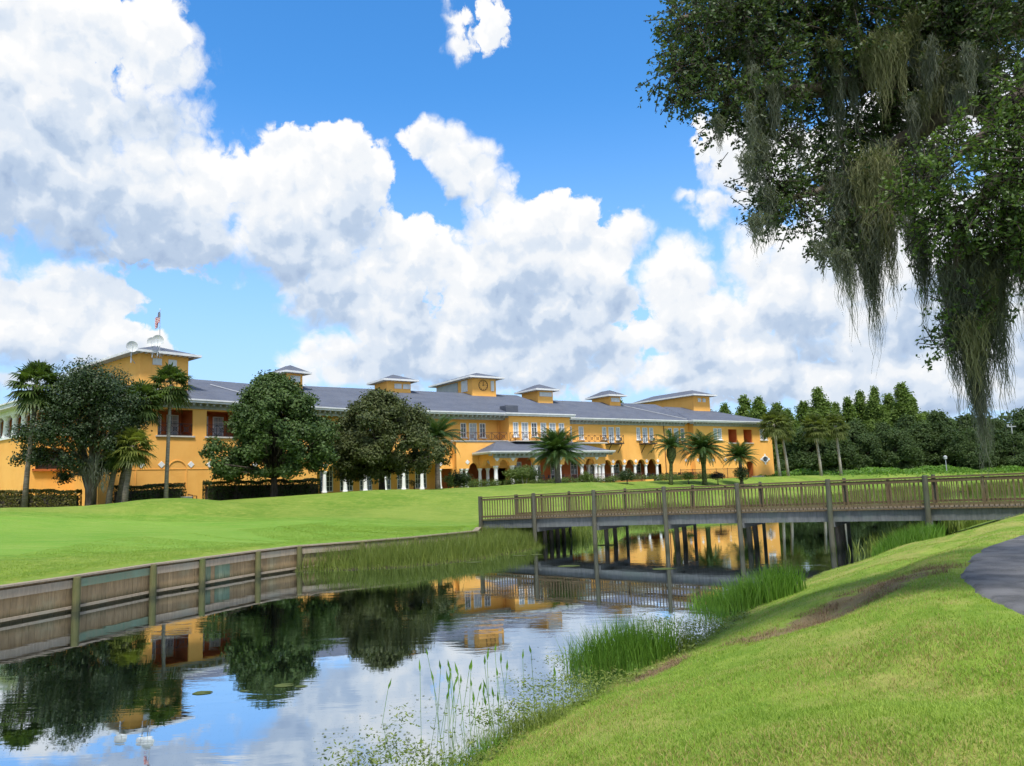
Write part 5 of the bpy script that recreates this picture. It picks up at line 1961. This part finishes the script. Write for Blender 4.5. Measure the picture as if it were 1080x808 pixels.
def clump(name, label, cx, cy, rx, ry, n, h, leaf, w=.009, bend=.4, rot=0.0):
    loose = name == 'loose_weed'
    t = None if loose else thing(name, label, 'reeds', (cx, cy, max(gz(cx, cy), -.05)))
    z0 = 0.0 if loose else t.location.z
    q = rng.normal(0, .5, (n * 2, 2))
    q = q[np.hypot(q[:, 0], q[:, 1]) < .95][:n] * np.array([rx, ry])
    n = len(q)
    cr_, sr_ = math.cos(rot), math.sin(rot)
    q = np.stack([q[:, 0] * cr_ - q[:, 1] * sr_, q[:, 0] * sr_ + q[:, 1] * cr_], 1)
    rr = np.hypot(q[:, 0] / rx, q[:, 1] / ry)
    z = np.clip(ground_z(q[:, 0] + cx, q[:, 1] + cy), -.3, 2) - z0
    V, Q, vary = blades(np.column_stack([q, z - .03]), h * rng.uniform(.5, 1.1, n) * np.clip(1.15 - .4 * rr, .3, 1.1), w, bend)
    if loose:
        return tag(np_mesh(name, V + np.array([cx, cy, 0]), Q, M[leaf], attr=vary), label, 'water weed', None, 'stuff')
    np_mesh('blades', V, Q, M[leaf], t, vary)
    return t


def spot(px, py):
    q = at_height(px, py, 0.05)
    return q.x, q.y


x, y = spot(655, 698)
clump('reed_clump', 'dense bright green reed clump at the water edge in the middle of the near bank', x, y, .95, .55, 3000, .98, 'reed_fresh', .008, .35)
x, y = spot(700, 690)
clump('reed_clump', 'lower reed tuft joining the dense middle clump to the bank', x + .1, y, .5, .5, 600, .45, 'reed', .007, .4)
x, y = spot(795, 638)
clump('reed_clump', 'broad reed clump on the near bank beneath the bridge posts', x - .1, y + .2, 1.45, .8, 2600, .9, 'reed_fresh', .010, .4)
x, y = 12.6, 25.4
clump('reed_clump', 'low bright reed clump beside the bridge on the right bank', x, y, 1.9, .8, 2800, .72, 'reed_fresh', .012, .4, .6)
# foreground weeds
x, y = spot(510, 775)
clump('loose_weed', 'loose yellow green weeds in the shallows at the bottom of the picture', x, y, 1.1, .7, 1700, .34, 'reed', .004, .7)
x, y = spot(575, 735)
clump('loose_weed', 'thin weeds in the shallows left of the middle reed clump', x, y, .9, .6, 1500, .26, 'reed', .0035, .8)
x, y = spot(450, 800)
clump('loose_weed', 'sparse fresh weeds nearest the camera at the water edge', x + .2, y, .7, .5, 700, .28, 'reed_fresh', .005, .6)
# pickerel weed with lance shaped leaf tips
t = thing('pickerel_weed', 'tall thin water plants with lance shaped leaf tips standing in the shallows', 'water plant', (*spot(500, 760), 0.0))
V, Q, A = [], [], []
for k in range(34):
    px, py = random.gauss(505, 32), random.gauss(765, 16)
    q = at_height(px, py, .0) - t.location
    hh = random.uniform(.35, .72)
    lean = Vector((random.uniform(-.25, .25), random.uniform(-.15, .15), 1)) * hh
    sdv = Vector((random.uniform(.6, 1), random.uniform(-.5, .5), 0)).normalized()
    vv = random.random()
    tip = q + lean
    L_ = random.uniform(.11, .19)
    dl = (lean.normalized() + Vector((random.uniform(-.2, .2), 0, 0))).normalized()
    for quad_ in ((q - sdv * .003, q + sdv * .003, tip + sdv * .003, tip - sdv * .003), (tip, tip + dl * L_ * .4 + sdv * .016, tip + dl * L_, tip + dl * L_ * .4 - sdv * .016)):
        i = len(V)
        V.extend(quad_)
        Q.append((i, i + 1, i + 2, i + 3))
        A.extend((vv,) * 4)
np_mesh('leaves', np.array([tuple(v) for v in V]), np.array(Q), M['reed_fresh'], t, np.array(A))

# floating leaves and duckweed specks near the bank
pts = []
for k in range(9000):
    px, py = random.uniform(330, 760), random.uniform(640, 812)
    q = at_height(px, py, 0)
    pts.append((q.x, q.y))
pts = np.array(pts)
ds_ = -seg_dist(pts[:, 0], pts[:, 1], POND) * np.where(inside(pts[:, 0], pts[:, 1], POND), 1, -1)
keep = (ds_ < 0) & (ds_ > -2.6) & (rng.random(len(pts)) < np.exp(ds_ * .8) * (.25 + .75 * ((np.sin(pts[:, 0] * 3.1 + 1) + np.sin(pts[:, 1] * 3.7 + pts[:, 0])) > .1)))
pts = pts[keep]
fv, ff, fa = [], [], []
for (x, y) in pts:
    r = random.uniform(.006, .024)
    a0 = random.random() * 6
    i = len(fv)
    fv += [(x + r * math.cos(a0 + k * 1.5708), y + r * .8 * math.sin(a0 + k * 1.5708), .004 + random.random() * .004) for k in range(4)]
    ff.append((i, i + 1, i + 2, i + 3))
    fa += [random.random()] * 4
tag(np_mesh('floating_leaves', np.array(fv), np.array(ff), M['lily'], attr=np.array(fa)), 'scattered small floating leaves and weed on the water along the near bank', 'water weed', None, 'stuff')
pads = []
for (px, py, r) in ((258, 729, .07), (300, 723, .16), (318, 724, .10), (214, 731, .16), (548, 586, .3), (566, 585, .28), (600, 597, .4), (640, 575, .5), (500, 593, .35), (700, 600, .4)):
    q = at_height(px, py, 0)
    w = MB()
    n = 14
    w.add([(q.x, q.y, .006)] + [(q.x + r * math.cos(.3 + 5.9 * k / n) * random.uniform(.85, 1.1), q.y + .7 * r * math.sin(.3 + 5.9 * k / n) * random.uniform(.85, 1.1), .006) for k in range(n + 1)],
          [(0, k + 1, k + 2) for k in range(n)])
    o = w.build('lily_pad', M['lily'])
    tag(o, 'pale floating lily pad patch on the pond', 'lily pad', 'lily pads on the pond')

# mown grass blades on the near bank and the lawn by the wall, thinning with distance
def turf(name, n, sampler, hgt, wid, m, label):
    P = sampler(n)
    V, Q, vary = blades(np.column_stack([P, ground_z(P[:, 0], P[:, 1]) - .006]), hgt * rng.uniform(.5, 1.2, len(P)), wid, .9, 2)
    return tag(np_mesh(name, V, Q, M[m], attr=vary), label, 'grass', None, 'stuff')


PATH_POLY = [tuple(q) for q in pl[::4]] + [tuple(q) for q in pr[::-4]]


def near_bank(n):
    out = []
    while sum(len(o) for o in out) < n:
        r = 3.2 * (32 / 3.2) ** rng.random(n) 
        th = rng.uniform(-.42, .80, n)
        x, y = r * np.sin(th), r * np.cos(th)
        wet = inside(x, y, POND)
        onp = inside(x, y, PATH_POLY)
        gs_ = inside(x, y, GREEN_SIDE)
        k = (~wet) & (~onp) & (~gs_) & ~((x < 3) & (y > 25))
        brow = (((x - 4.75) * .62 + (y - 11.6) * .42) ** 2 * .55 + ((y - 11.6) * .78 - (x - 4.75) * .30) ** 2 * 3.6) + .8 * np.sin(x * 4) * np.sin(y * 5) < 1.0
        brow |= np.hypot((x - 1.9) * .8 - (y - 11.3) * .6, ((x - 1.9) * .6 + (y - 11.3) * .8) * .45) < .28
        k &= ~(brow & (rng.random(n) < .88))
        out.append(np.column_stack([x, y])[k])
    return np.concatenate(out)[:n]


turf('lawn_grass', 230000, near_bank, .042, .0028, 'blade', 'short mown grass covering the near bank')


def straw_s(n):
    q = near_bank(n * 5)
    f = np.sin(q[:, 0] * 1.9 + 1.3 * np.sin(q[:, 1] * 1.1)) + np.sin(q[:, 1] * 1.6 + q[:, 0] * .7) + rng.normal(0, .9, len(q))
    brow = (((q[:, 0] - 4.75) * .62 + (q[:, 1] - 11.6) * .42) ** 2 * .55 + ((q[:, 1] - 11.6) * .78 - (q[:, 0] - 4.75) * .30) ** 2 * 3.6) < 1.1
    return q[(f > .75) | brow][:n]


turf('dry_grass', 38000, straw_s, .045, .003, 'straw', 'dry straw coloured grass scattered over the near bank')

# olive reeds along the far shore of the pond
k = rng.random(52000)
SH = np.array([(2.0, 39.6), (2.7, 43), (4.2, 52), (7, 60), (13, 64.3), (20, 66), (28, 71), (38, 84), (52, 99), (72, 107), (100, 108)], float)
sl = np.concatenate([[0], np.cumsum(np.hypot(*np.diff(SH, axis=0).T))])
d_ = k * sl[-1]
X = np.interp(d_, sl, SH[:, 0]) + rng.normal(0, .8, len(k))
Y = np.interp(d_, sl, SH[:, 1]) + rng.normal(0, .5, len(k))
gap = np.sin(d_ * .35) + .6 * np.sin(d_ * .9 + 1) > -.5
gap &= ground_z(X, Y) < .42
X, Y = X[gap], Y[gap]
rb = rng.random(5000)
X = np.concatenate([X, 13.0 + 12 * rb + rng.normal(0, .5, 5000)])
Y = np.concatenate([Y, 28.0 + 12.6 * rb + rng.normal(0, .5, 5000)])
V, Q, vary = blades(np.column_stack([X, Y, np.maximum(ground_z(X, Y), -.1)]), rng.uniform(.5, 1.25, len(X)) * np.where(Y < 50, .75, 1.1), .022, .4)
tag(np_mesh('far_reeds', V, Q, M['reed'], attr=vary), 'olive reeds growing along the far shore of the pond behind the bridge', 'reeds', None, 'stuff')


def wall_lawn(n):
    i = rng.integers(0, len(wl), n)
    o_ = rng.random(n) ** 1.3 * 9 + .04
    q = wl[i] + nl[i] * o_[:, None] + rng.normal(0, .12, (n, 2))
    return q[(q[:, 0] > -17) & inside(q[:, 0], q[:, 1], GREEN_SIDE)]


P_ = wall_lawn(170000)
zz = np.maximum(ground_z(P_[:, 0], P_[:, 1]), WALL_TOP)
V, Q, vary = blades(np.column_stack([P_, zz]), rng.uniform(.015, .045, len(P_)), .004, .8, 2)
tag(np_mesh('lawn_grass', V, Q, M['blade'], attr=vary), 'mown grass along the top of the timber retaining wall', 'grass', None, 'stuff')

# low sprawling weed in the shallows along the near bank
c = rng.uniform((-4, 7), (4.5, 17), (60000, 2))
w_ = inside(c[:, 0], c[:, 1], POND)
d_ = seg_dist(c[:, 0], c[:, 1], POND) * np.where(w_, -1, 1)
pat = np.sin(c[:, 0] * 2.6 + 1.2 * np.sin(c[:, 1] * 1.9)) + np.sin(c[:, 1] * 3.3 + c[:, 0] * 1.4) + .5 * np.sin(c[:, 0] * 7 + c[:, 1] * 6) + rng.normal(0, .45, len(c))
k = (d_ < .45) & (d_ > -2.0) & (pat > -.1 - .75 * d_ - .55) & (rng.random(len(c)) < np.exp(np.minimum(d_, 0) * .55))
c = c[k]
hz_ = np.abs(rng.normal(0, .05, len(c))) + np.maximum(ground_z(c[:, 0], c[:, 1]), 0) + .008
V, Q, vary = leaves(np.column_stack([c, hz_]), np.tile(np.array([0, 0, 1.0]), (len(c), 1)), .06, .022, .5)
tag(np_mesh('shallow_weed', V, Q, M['reed'], attr=vary), 'low sprawling yellow green weed in the shallows along the near bank', 'water weed', None, 'stuff')

# matted dead grass on the bare brow of the bank
M['dead'] = leaf_mat('dead_grass', (.11, .07, .045), (.34, .23, .14), .2, .7, .1, 2.0)
c = rng.uniform((0, 7), (9, 16), (120000, 2))
e_ = ((c[:, 0] - 4.75) * .62 + (c[:, 1] - 11.6) * .42) ** 2 * .55 + ((c[:, 1] - 11.6) * .78 - (c[:, 0] - 4.75) * .30) ** 2 * 3.6
e2 = np.hypot((c[:, 0] - 1.9) * .8 - (c[:, 1] - 11.3) * .6, ((c[:, 0] - 1.9) * .6 + (c[:, 1] - 11.3) * .8) * .45)
tu = np.sin(c[:, 0] * 6.3 + 1.7 * np.sin(c[:, 1] * 4.1)) + np.sin(c[:, 1] * 7.7 + c[:, 0] * 2.2) + rng.normal(0, .5, len(c))
c = c[((e_ + .8 * np.sin(c[:, 0] * 4) * np.sin(c[:, 1] * 5) < 1.25) | (e2 < .36)) & (tu > .1) & (~inside(c[:, 0], c[:, 1], PATH_POLY))]
V, Q, vary = blades(np.column_stack([c, ground_z(c[:, 0], c[:, 1]) - .005]), rng.uniform(.03, .11, len(c)), .003, 1.5, 2)
tag(np_mesh('dead_grass', V, Q, M['dead'], attr=vary), 'matted brown dead grass on the bare brow of the near bank', 'dead grass', None, 'stuff')
# ------------------------------------------------------------------ big live oak at the right, hung with moss
random.seed(4)
TR = Vector((11.6, 9.2, gz(11.6, 9.2)))
big_oak = thing('live_oak', 'huge near live oak at the upper right, draped with long hanging moss over the pond', 'tree', TR)
# (photo column, row, depth, radius in photo pixels) of the leaf masses
MASS = [(728, 30, 9.6, 34), (745, 62, 9.5, 42), (716, 78, 9.3, 28), (722, 104, 9.3, 20), (775, 45, 10, 60), (800, 90, 9.6, 46), (765, 110, 9.4, 32), (778, 145, 9.4, 24), (812, 140, 9.8, 32),
        (820, 30, 10.6, 65), (870, 40, 10, 62), (850, 120, 10.4, 34), (815, 190, 9.6, 28), (808, 225, 9.5, 22), (838, 215, 9.9, 32), (872, 190, 10.2, 42), (905, 140, 10.5, 48), (930, 60, 10.6, 66),
        (880, 250, 10.0, 26), (930, 210, 10.4, 42), (985, 50, 10, 64), (1040, 40, 9.4, 64), (960, 130, 10.8, 50), (905, 255, 10.3, 22), (1085, 90, 9.0, 50), (760, -20, 10, 60), (850, -30, 10, 80), (950, -30, 10, 80), (1050, -30, 9.6, 80)]
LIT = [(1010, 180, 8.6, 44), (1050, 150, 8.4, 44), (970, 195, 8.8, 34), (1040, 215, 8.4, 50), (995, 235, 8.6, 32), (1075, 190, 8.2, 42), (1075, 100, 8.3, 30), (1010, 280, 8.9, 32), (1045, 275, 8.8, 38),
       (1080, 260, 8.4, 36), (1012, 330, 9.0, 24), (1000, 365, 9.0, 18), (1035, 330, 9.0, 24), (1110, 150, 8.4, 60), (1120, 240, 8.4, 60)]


def spray(mass, per, Lf, Wf, leaf, name, nper=9):
    PP, NN = [], []
    tw = MB()
    for (px, py, d, rp) in mass:
        c = np.array(at_depth(px, py, d)) - np.array(TR)
        r = rp * d / FPX
        n = int(per * r * r)
        dd = rdir(n)
        rr = rng.random(n) ** .5 * (1.0 + .28 * np.sin(dd[:, 0] * 5 + px) * np.sin(dd[:, 2] * 6 + py)) + np.abs(rng.normal(0, .10, n))
        tips = c + dd * (rr * r)[:, None] * np.array([1, 1.25, .9])
        hole = np.sin(tips[:, 0] * 5.1 + 1.3) + np.sin(tips[:, 2] * 5.7 + tips[:, 0] * 2.1) + np.sin(tips[:, 1] * 3.1 + 2) * .6
        tips = tips[hole < 1.15]
        dd = dd[hole < 1.15]
        n = len(tips)
        for k in range(n):
            q = tips[k]
            out_ = dd[k] * .75 + rng.normal(0, .35, 3) + np.array([0, 0, -.15])
            out_ /= np.linalg.norm(out_)
            ln = random.uniform(.10, .26)
            f = rng.random(nper)
            P = q + out_ * (f * ln)[:, None] + rng.normal(0, .022, (nper, 3))
            PP.append(P)
            NN.append(np.tile(out_ * .3 + np.array([0, 0, .7]), (nper, 1)))
            if k % 2 == 0:
                tw.beam(q - out_ * .16, q + out_ * ln, .008, .008)
    P, N_ = np.concatenate(PP), np.concatenate(NN)
    V, Q, vary = leaves(P, N_, Lf, Wf, .75)
    np_mesh(name, V, Q, M[leaf], big_oak, vary)
    tw.build('twigs', M['dark_bark'], big_oak)


spray(MASS, 1200, .066, .034, 'oak_leaf', 'foliage')
spray(LIT, 980, .062, .033, 'oak_leaf_lit', 'lit_foliage')  # right hand leaf masses, their sunlit look painted in by a lighter leaf colour
# trunk and limbs
w = MB()
fork = Vector((-.3, .2, 3.4))
w.tube([(0, 0, -.4), (0, 0, .2), (-.1, .05, 1.6), fork], [.85, .62, .5, .48], 14)


def limb(pts, r0, r1):
    P = [fork] + [at_depth(*p) - TR for p in pts]
    n = len(P)
    w.tube(P, [r0 + (r1 - r0) * k / (n - 1) for k in range(n)], 9)


limb([(1250, 60, 10.2), (1080, 20, 10.2), (985, 25, 10.3), (905, 90, 10.2), (862, 95, 10.1), (800, 100, 9.9), (735, 70, 9.5)], .34, .02)
limb([(1230, 0, 10.0), (1060, -20, 9.8), (900, -30, 10), (780, 10, 10), (715, 20, 9.5)], .32, .03)
limb([(1240, 150, 9.8), (1110, 120, 9.4), (1020, 110, 9.6), (930, 160, 10.2), (868, 200, 10.0), (812, 215, 9.6)], .26, .02)
limb([(1230, 200, 9.4), (1110, 190, 8.8), (1050, 190, 8.6), (1010, 250, 8.8), (1010, 330, 9.0)], .22, .02)
limb([(1230, 100, 9.6), (1110, 80, 9.0), (1075, 100, 8.6), (1040, 140, 8.5), (980, 190, 8.7)], .2, .02)
limb([(1100, -60, 9.8), (980, 0, 10.3), (950, 60, 10.6), (935, 140, 10.6), (930, 205, 10.4)], .24, .03)
w.build('trunk', M['bark'], big_oak, True)
# moss: (column, row of its top, row of its lowest tip, half width, strands, depth)
MOSS = [(803, 115, 195, 8, 150, 9.4), (794, 135, 188, 6, 90, 9.4), (876, 60, 245, 6, 90, 9.9), (887, 180, 345, 8, 300, 9.8), (880, 225, 330, 6, 130, 9.8), (908, 190, 366, 9, 330, 9.8), (915, 225, 345, 9, 240, 9.7),
        (932, 200, 325, 7, 160, 9.8), (925, 150, 300, 10, 200, 9.9), (965, 225, 352, 6, 170, 9.3), (972, 250, 340, 5, 80, 9.3), (950, 160, 290, 10, 160, 10.0), (985, 150, 280, 9, 140, 9.8),
        (1004, 270, 420, 10, 330, 9.0), (1020, 290, 470, 9, 420, 9.0), (1026, 380, 492, 4, 110, 9.0), (1018, 250, 440, 14, 330, 9.0), (1044, 270, 425, 8, 300, 8.9), (1036, 250, 390, 12, 260, 8.9),
        (1064, 210, 345, 7, 190, 8.6), (1074, 235, 330, 6, 120, 8.6), (1000, 330, 430, 5, 80, 9.0), (1035, 60, 150, 10, 120, 9.4), (1000, 70, 165, 9, 130, 9.6), (965, 110, 190, 8, 110, 9.9), (1085, 220, 340, 10, 150, 8.6)]
GOLD = [(925, 38, 128, 11, 330, 9.5), (915, 45, 100, 8, 140, 9.5), (946, 36, 110, 6, 180, 9.5), (962, 15, 52, 7, 110, 9.5), (880, 40, 85, 5, 80, 9.6), (985, 55, 128, 9, 170, 9.5), (1012, 58, 130, 7, 120, 9.4), (922, 158, 270, 12, 260, 9.6), (975, 95, 140, 7, 80, 9.5),
        (905, 175, 270, 6, 120, 9.6), (1040, 55, 100, 10, 100, 9.3), (1022, 330, 420, 8, 120, 8.8), (1040, 285, 350, 6, 80, 8.8)]


for k in range(46):
    px, py, d, rp = random.choice(MASS[3:])
    x0, y0 = px + random.uniform(-.6, .6) * rp, py + random.uniform(-.3, .8) * rp
    MOSS.append((x0, y0, y0 + random.uniform(35, 95), random.uniform(3, 6), random.randint(40, 90), d - random.uniform(.2, .8)))


def bunches(rows):
    out = []
    for (px, y0, y1, hw, n, d) in rows:
        q = at_depth(px, y0, d) - TR
        out.append(((q.x, q.y, q.z), (y1 - y0) * d / FPX * 1.06, hw * d / FPX, int(n * 1.7)))
    return out


moss_strands(bunches(MOSS), .0044, M['moss'], 'hanging_moss', big_oak, 14)
moss_strands(bunches(GOLD), .0046, M['moss_gold'], 'hanging_moss', big_oak, 10)
# ------------------------------------------------------------------ small things
def on_roof(px, py, d):
    return at_depth(px, py, d)


dT = F2.p(t_left[0], t_left[2], 0).y


def dish(label, px, py, d, r, aim):
    p = at_depth(px, py, d)
    zr = lz + .35
    t = thing('satellite_dish', label, 'satellite dish', (p.x, p.y, p.z - .95), aim, 'satellite dishes on the roof tower')
    n = 18
    vs, fs = [], []
    for j in range(5):
        q = j / 4
        for k in range(n):
            a = 2 * math.pi * k / n
            vs.append((r * q * math.cos(a), -.28 * r * (1 - q * q) * -1 * .9, .95 + r * q * math.sin(a)))
    for j in range(4):
        for k in range(n):
            fs.append((j * n + k, j * n + (k + 1) % n, (j + 1) * n + (k + 1) % n, (j + 1) * n + k))
    w = MB()
    w.add(vs, fs)
    w.add([(x, y + .03, z) for x, y, z in vs], [f[::-1] for f in fs])
    w.build('reflector', M['dish'], t, True)
    w = MB()
    w.tube([(0, .3, -.3), (0, .3, .6), (0, .22 * r + .05, .95)], .045, 8)
    w.tube([(0, .3, .1), (.35, .55, -.3)], .025, 6)
    w.build('mast', M['metal'], t)
    w = MB()
    w.tube([(0, -.02, .95 - r * .98), (0, -r * .6, .95 - r * .25)], .012, 5)
    w.box((0, -r * .6, .95 - r * .22), (.06, .09, .06))
    w.build('feed_horn', M['metal'], t)


dish('round grey satellite dish standing alone at the left of the roof tower', 139.5, 365.5, 59.8, .44, rad(38))
dish('smaller left one of the two adjoining satellite dishes on the roof tower', 160, 360.5, 61.5, .37, rad(14))
dish('upper right satellite dish of the adjoining pair on the roof tower', 166.5, 359, 61.2, .45, rad(26))

# flag on its pole
q = at_depth(168.5, 367, 62.5)
fp = thing('flagpole', 'thin flagpole with a hanging red white and blue striped flag above the roof tower', 'flagpole', (q.x, q.y, q.z - .4))
ztop = at_depth(166.8, 327, 62.5).z - fp.location.z
w = MB()
w.tube([(0, 0, -.4), (-.05, 0, ztop)], [.035, .022], 8)
w.lathe([(.02, ztop), (.05, ztop + .04), (.02, ztop + .09)], (-.05, 0, 0), 8)
w.build('pole', M['metal'], fp)


def flag_mat():
    m, g, b = new_mat('striped_flag_cloth')
    at = g.n('ShaderNodeUVMap')
    s = g.n('ShaderNodeSeparateXYZ')
    g.link(at.outputs[0], s.inputs[0])
    st = g.m('GREATER_THAN', g.m('FRACT', g.m('ADD', g.m('MULTIPLY', s.outputs[1], 6.5), .0)), .5)
    c = g.mix(st, (.42, .015, .03, 1), (.62, .60, .60, 1))
    can = g.m('MULTIPLY', g.m('LESS_THAN', s.outputs[0], .42), g.m('GREATER_THAN', s.outputs[1], .46))
    sx = g.m('SUBTRACT', g.m('FRACT', g.m('MULTIPLY', s.outputs[0], 14)), .5)
    sy = g.m('SUBTRACT', g.m('FRACT', g.m('MULTIPLY', s.outputs[1], 10)), .5)
    star = g.m('LESS_THAN', g.m('ADD', g.m('MULTIPLY', sx, sx), g.m('MULTIPLY', sy, sy)), .06)
    c = g.mix(can, c, g.mix(star, (.012, .02, .10, 1), (.75, .75, .75, 1)))
    g.link(c, b.inputs['Base Color'])
    b.inputs['Roughness'].default_value = .8
    return m


me = bpy.data.meshes.new('flag')
nu, nv_ = 18, 12
vs, fs, uvs = [], [], []
for i in range(nu + 1):
    for j in range(nv_ + 1):
        a, c_ = i / nu, j / nv_
        x = -.06 - .30 * a + .05 * math.sin(9 * a + 3 * c_)
        y = (.12) * math.sin(11 * a + 1.5 * c_) * (.3 + a)
        z = ztop - .12 - (1 - c_) * .82 - a * .62 + .06 * math.sin(5 * a)
        vs.append((x, y, z))
        uvs.append((a, c_))
for i in range(nu):
    for j in range(nv_):
        k = i * (nv_ + 1) + j
        fs.append((k, k + nv_ + 1, k + nv_ + 2, k + 1))
me.from_pydata(vs, [], fs)
ul = me.uv_layers.new(name='UVMap')
for lp in me.loops:
    ul.data[lp.index].uv = uvs[lp.vertex_index]
me.materials.append(flag_mat())
me.polygons.foreach_set('use_smooth', [True] * len(me.polygons))
fo = bpy.data.objects.new('flag', me)
COL.objects.link(fo)
fo.parent = fp

# utility box at the wall
x, y, z = base_at(197, 56.6)
t = thing('utility_box', 'small grey utility cabinet with pipes by the orange wall between two hedges', 'utility box', (x, y, z))
MB().box((0, 0, .22), (.62, .4, .45), F2.ax).box((0, 0, .46), (.68, .46, .05), F2.ax).build('cabinet', M['louvre'], t)
w = MB()
w.tube([F2.ax[0] * .45 + Vector((0, 0, 0)), F2.ax[0] * .45 + Vector((0, 0, .55)), F2.ax[0] * .1 + Vector((0, 0, .62)), F2.ax[0] * .1 + Vector((0, 0, .4))], .05, 8)
w.tube([F2.ax[0] * .75, F2.ax[0] * .75 + Vector((0, 0, .5)), F2.ax[0] * .55 + Vector((0, 0, .5))], .04, 8)
w.build('pipe', M['rust_iron'], t)

# lamp and pole at the far right
for (px, ytop, D_, lab) in ((1001, 481, 119, 'slim lamp post with square head before the dark wood'),):
    x, y, z = base_at(px, D_)
    H = top_z(px, ytop, D_) - z
    t = thing('lamp_post', lab, 'lamp post', (x, y, z))
    MB().tube([(0, 0, -.2), (0, 0, H - .5)], [.09, .06], 8).build('pole', M['metal'], t)
    w = MB()
    w.lathe([(.10, H - .5), (.24, H - .42), (.26, H - .1), (.30, H - .08), (.05, H + .12)], (0, 0, 0), 8)
    w.build('lamp_head', M['louvre'], t)
x, y, z = base_at(1075, 127)
t = thing('utility_pole', 'pale utility pole with cross arm at the right edge of the wood', 'pole', (x, y, z))
H = top_z(1075, 447, 127) - z
MB().tube([(0, 0, -.3), (0, 0, H)], [.14, .1], 8).build('pole', M['metal'], t)
MB().box((0, 0, H - .4), (1.5, .12, .14)).box((-.6, 0, H - .2), (.3, .25, .35)).build('cross_arm', M['metal'], t)
# pale vent pipe by the bridge
x, y = at_depth(1064, 565, 24.3).xy
t = thing('vent_pipe', 'short pale pipe stub with side fitting in the grass by the bridge', 'pipe', (x, y, gz(x, y)))
zt = at_depth(1064, 549, 24.3).z - t.location.z
MB().lathe([(.11, -.2), (.11, zt - .06), (.14, zt - .06), (.14, zt), (.05, zt + .04)], (0, 0, 0), 12).build('pipe', M['dish'], t)
MB().tube([(0, 0, zt * .6), (.16, 0, zt * .6), (.2, 0, zt * .45)], .04, 8).build('fitting', M['metal'], t)

# terrace: railing, tables and chairs
def picket_fence(label, a0, a1, v, h):
    q = F1.p((a0 + a1) / 2, v, 0)
    t = thing('terrace_fence', label, 'fence', (q.x, q.y, gz(q.x, q.y)))
    o = Vector(t.location)
    z0 = 2.78
    w = MB()
    for zz in (.12, h):
        w.beam(F1.p(a0, v, z0 + zz) - o, F1.p(a1, v, z0 + zz) - o, .05, .05)
    n = int((a1 - a0) / .16)
    for k in range(n + 1):
        a = a0 + (a1 - a0) * k / n
        w.beam(F1.p(a, v, z0 - .05) - o, F1.p(a, v, z0 + h) - o, .024, .024)
    w.build('picket_panel', M['rust_iron'], t)
    for k in range(int((a1 - a0) / 2.2) + 1):
        a = a0 + min(a1 - a0, 2.2 * k)
        MB().beam(F1.p(a, v, z0 - .15) - o, F1.p(a, v, z0 + h + .1) - o, .07, .07).build('post', M['rust_iron'], t)


picket_fence('thin brown iron fence along the terrace behind the feather palms', 72.6, 84.5, -68.9, 1.25)
picket_fence('dark iron fence before the porch arches', 50.5, 62.0, -64.3, .95)

ch = thing('patio_chair', 'black metal patio chair on the terrace before the arcade', 'chair', (0, 0, 0), 0, 'black patio chairs on the terrace')
MB().box((0, 0, .45), (.48, .46, .05)).build('seat', M['iron'], ch)
w = MB()
w.box((0, .23, .93), (.48, .04, .05)).box((0, .225, .62), (.48, .03, .04))
for k in range(6):
    w.box((-.2 + .08 * k, .23, .77), (.025, .025, .3))
for s in (-1, 1):
    w.box((.225 * s, .23, .68), (.035, .035, .5))
w.build('backrest', M['iron'], ch)
for sx in (-1, 1):
    for sy in (-1, 1):
        MB().beam((.22 * sx, .21 * sy, 0), (.21 * sx, .2 * sy, .43), .035, .035).build('leg', M['iron'], ch)
    MB().tube([(.25 * sx, -.2, .45), (.26 * sx, -.2, .66), (.26 * sx, .22, .68)], .018, 6).build('armrest', M['iron'], ch)
tb = thing('patio_table', 'round black patio table on the terrace before the arcade', 'table', (0, 0, 0), 0, 'black patio tables on the terrace')
MB().lathe([(.5, .71), (.53, .72), (.53, .745), (.5, .755)], (0, 0, 0), 20).build('tabletop', M['iron'], tb)
MB().lathe([(.05, .08), (.04, .71)], (0, 0, 0), 10).build('pedestal', M['iron'], tb)
w = MB()
for k in range(4):
    a = k * math.pi / 2 + .4
    w.beam((0, 0, .09), (.36 * math.cos(a), .36 * math.sin(a), .03), .05, .04)
w.build('foot', M['iron'], tb)
first = True
tables = [(48.8, -66.4), (52.2, -66.5), (55.0, -66.6), (60.0, -70.3), (62.6, -70.0), (65.0, -70.2), (67.4, -69.9), (69.6, -70.3), (72.2, -69.9), (74.8, -70.1), (76.9, -70.0)]
for i, (a, v) in enumerate(tables):
    q = F1.p(a, v, 2.84 if v > -68 else gz(*F1.p(a, v, 0).xy))
    if i == 0:
        tb.location = q
    else:
        dup(tb, q, random.random())
    for k in range(3 if i % 2 else 4):
        an = random.random() * .6 + k * 2 * math.pi / 4
        c_ = q + Vector((.78 * math.cos(an), .78 * math.sin(an), 0))
        rz = an - math.pi / 2
        if first:
            ch.location, ch.rotation_euler = c_, (0, 0, rz)
            first = False
        else:
            dup(ch, c_, rz)
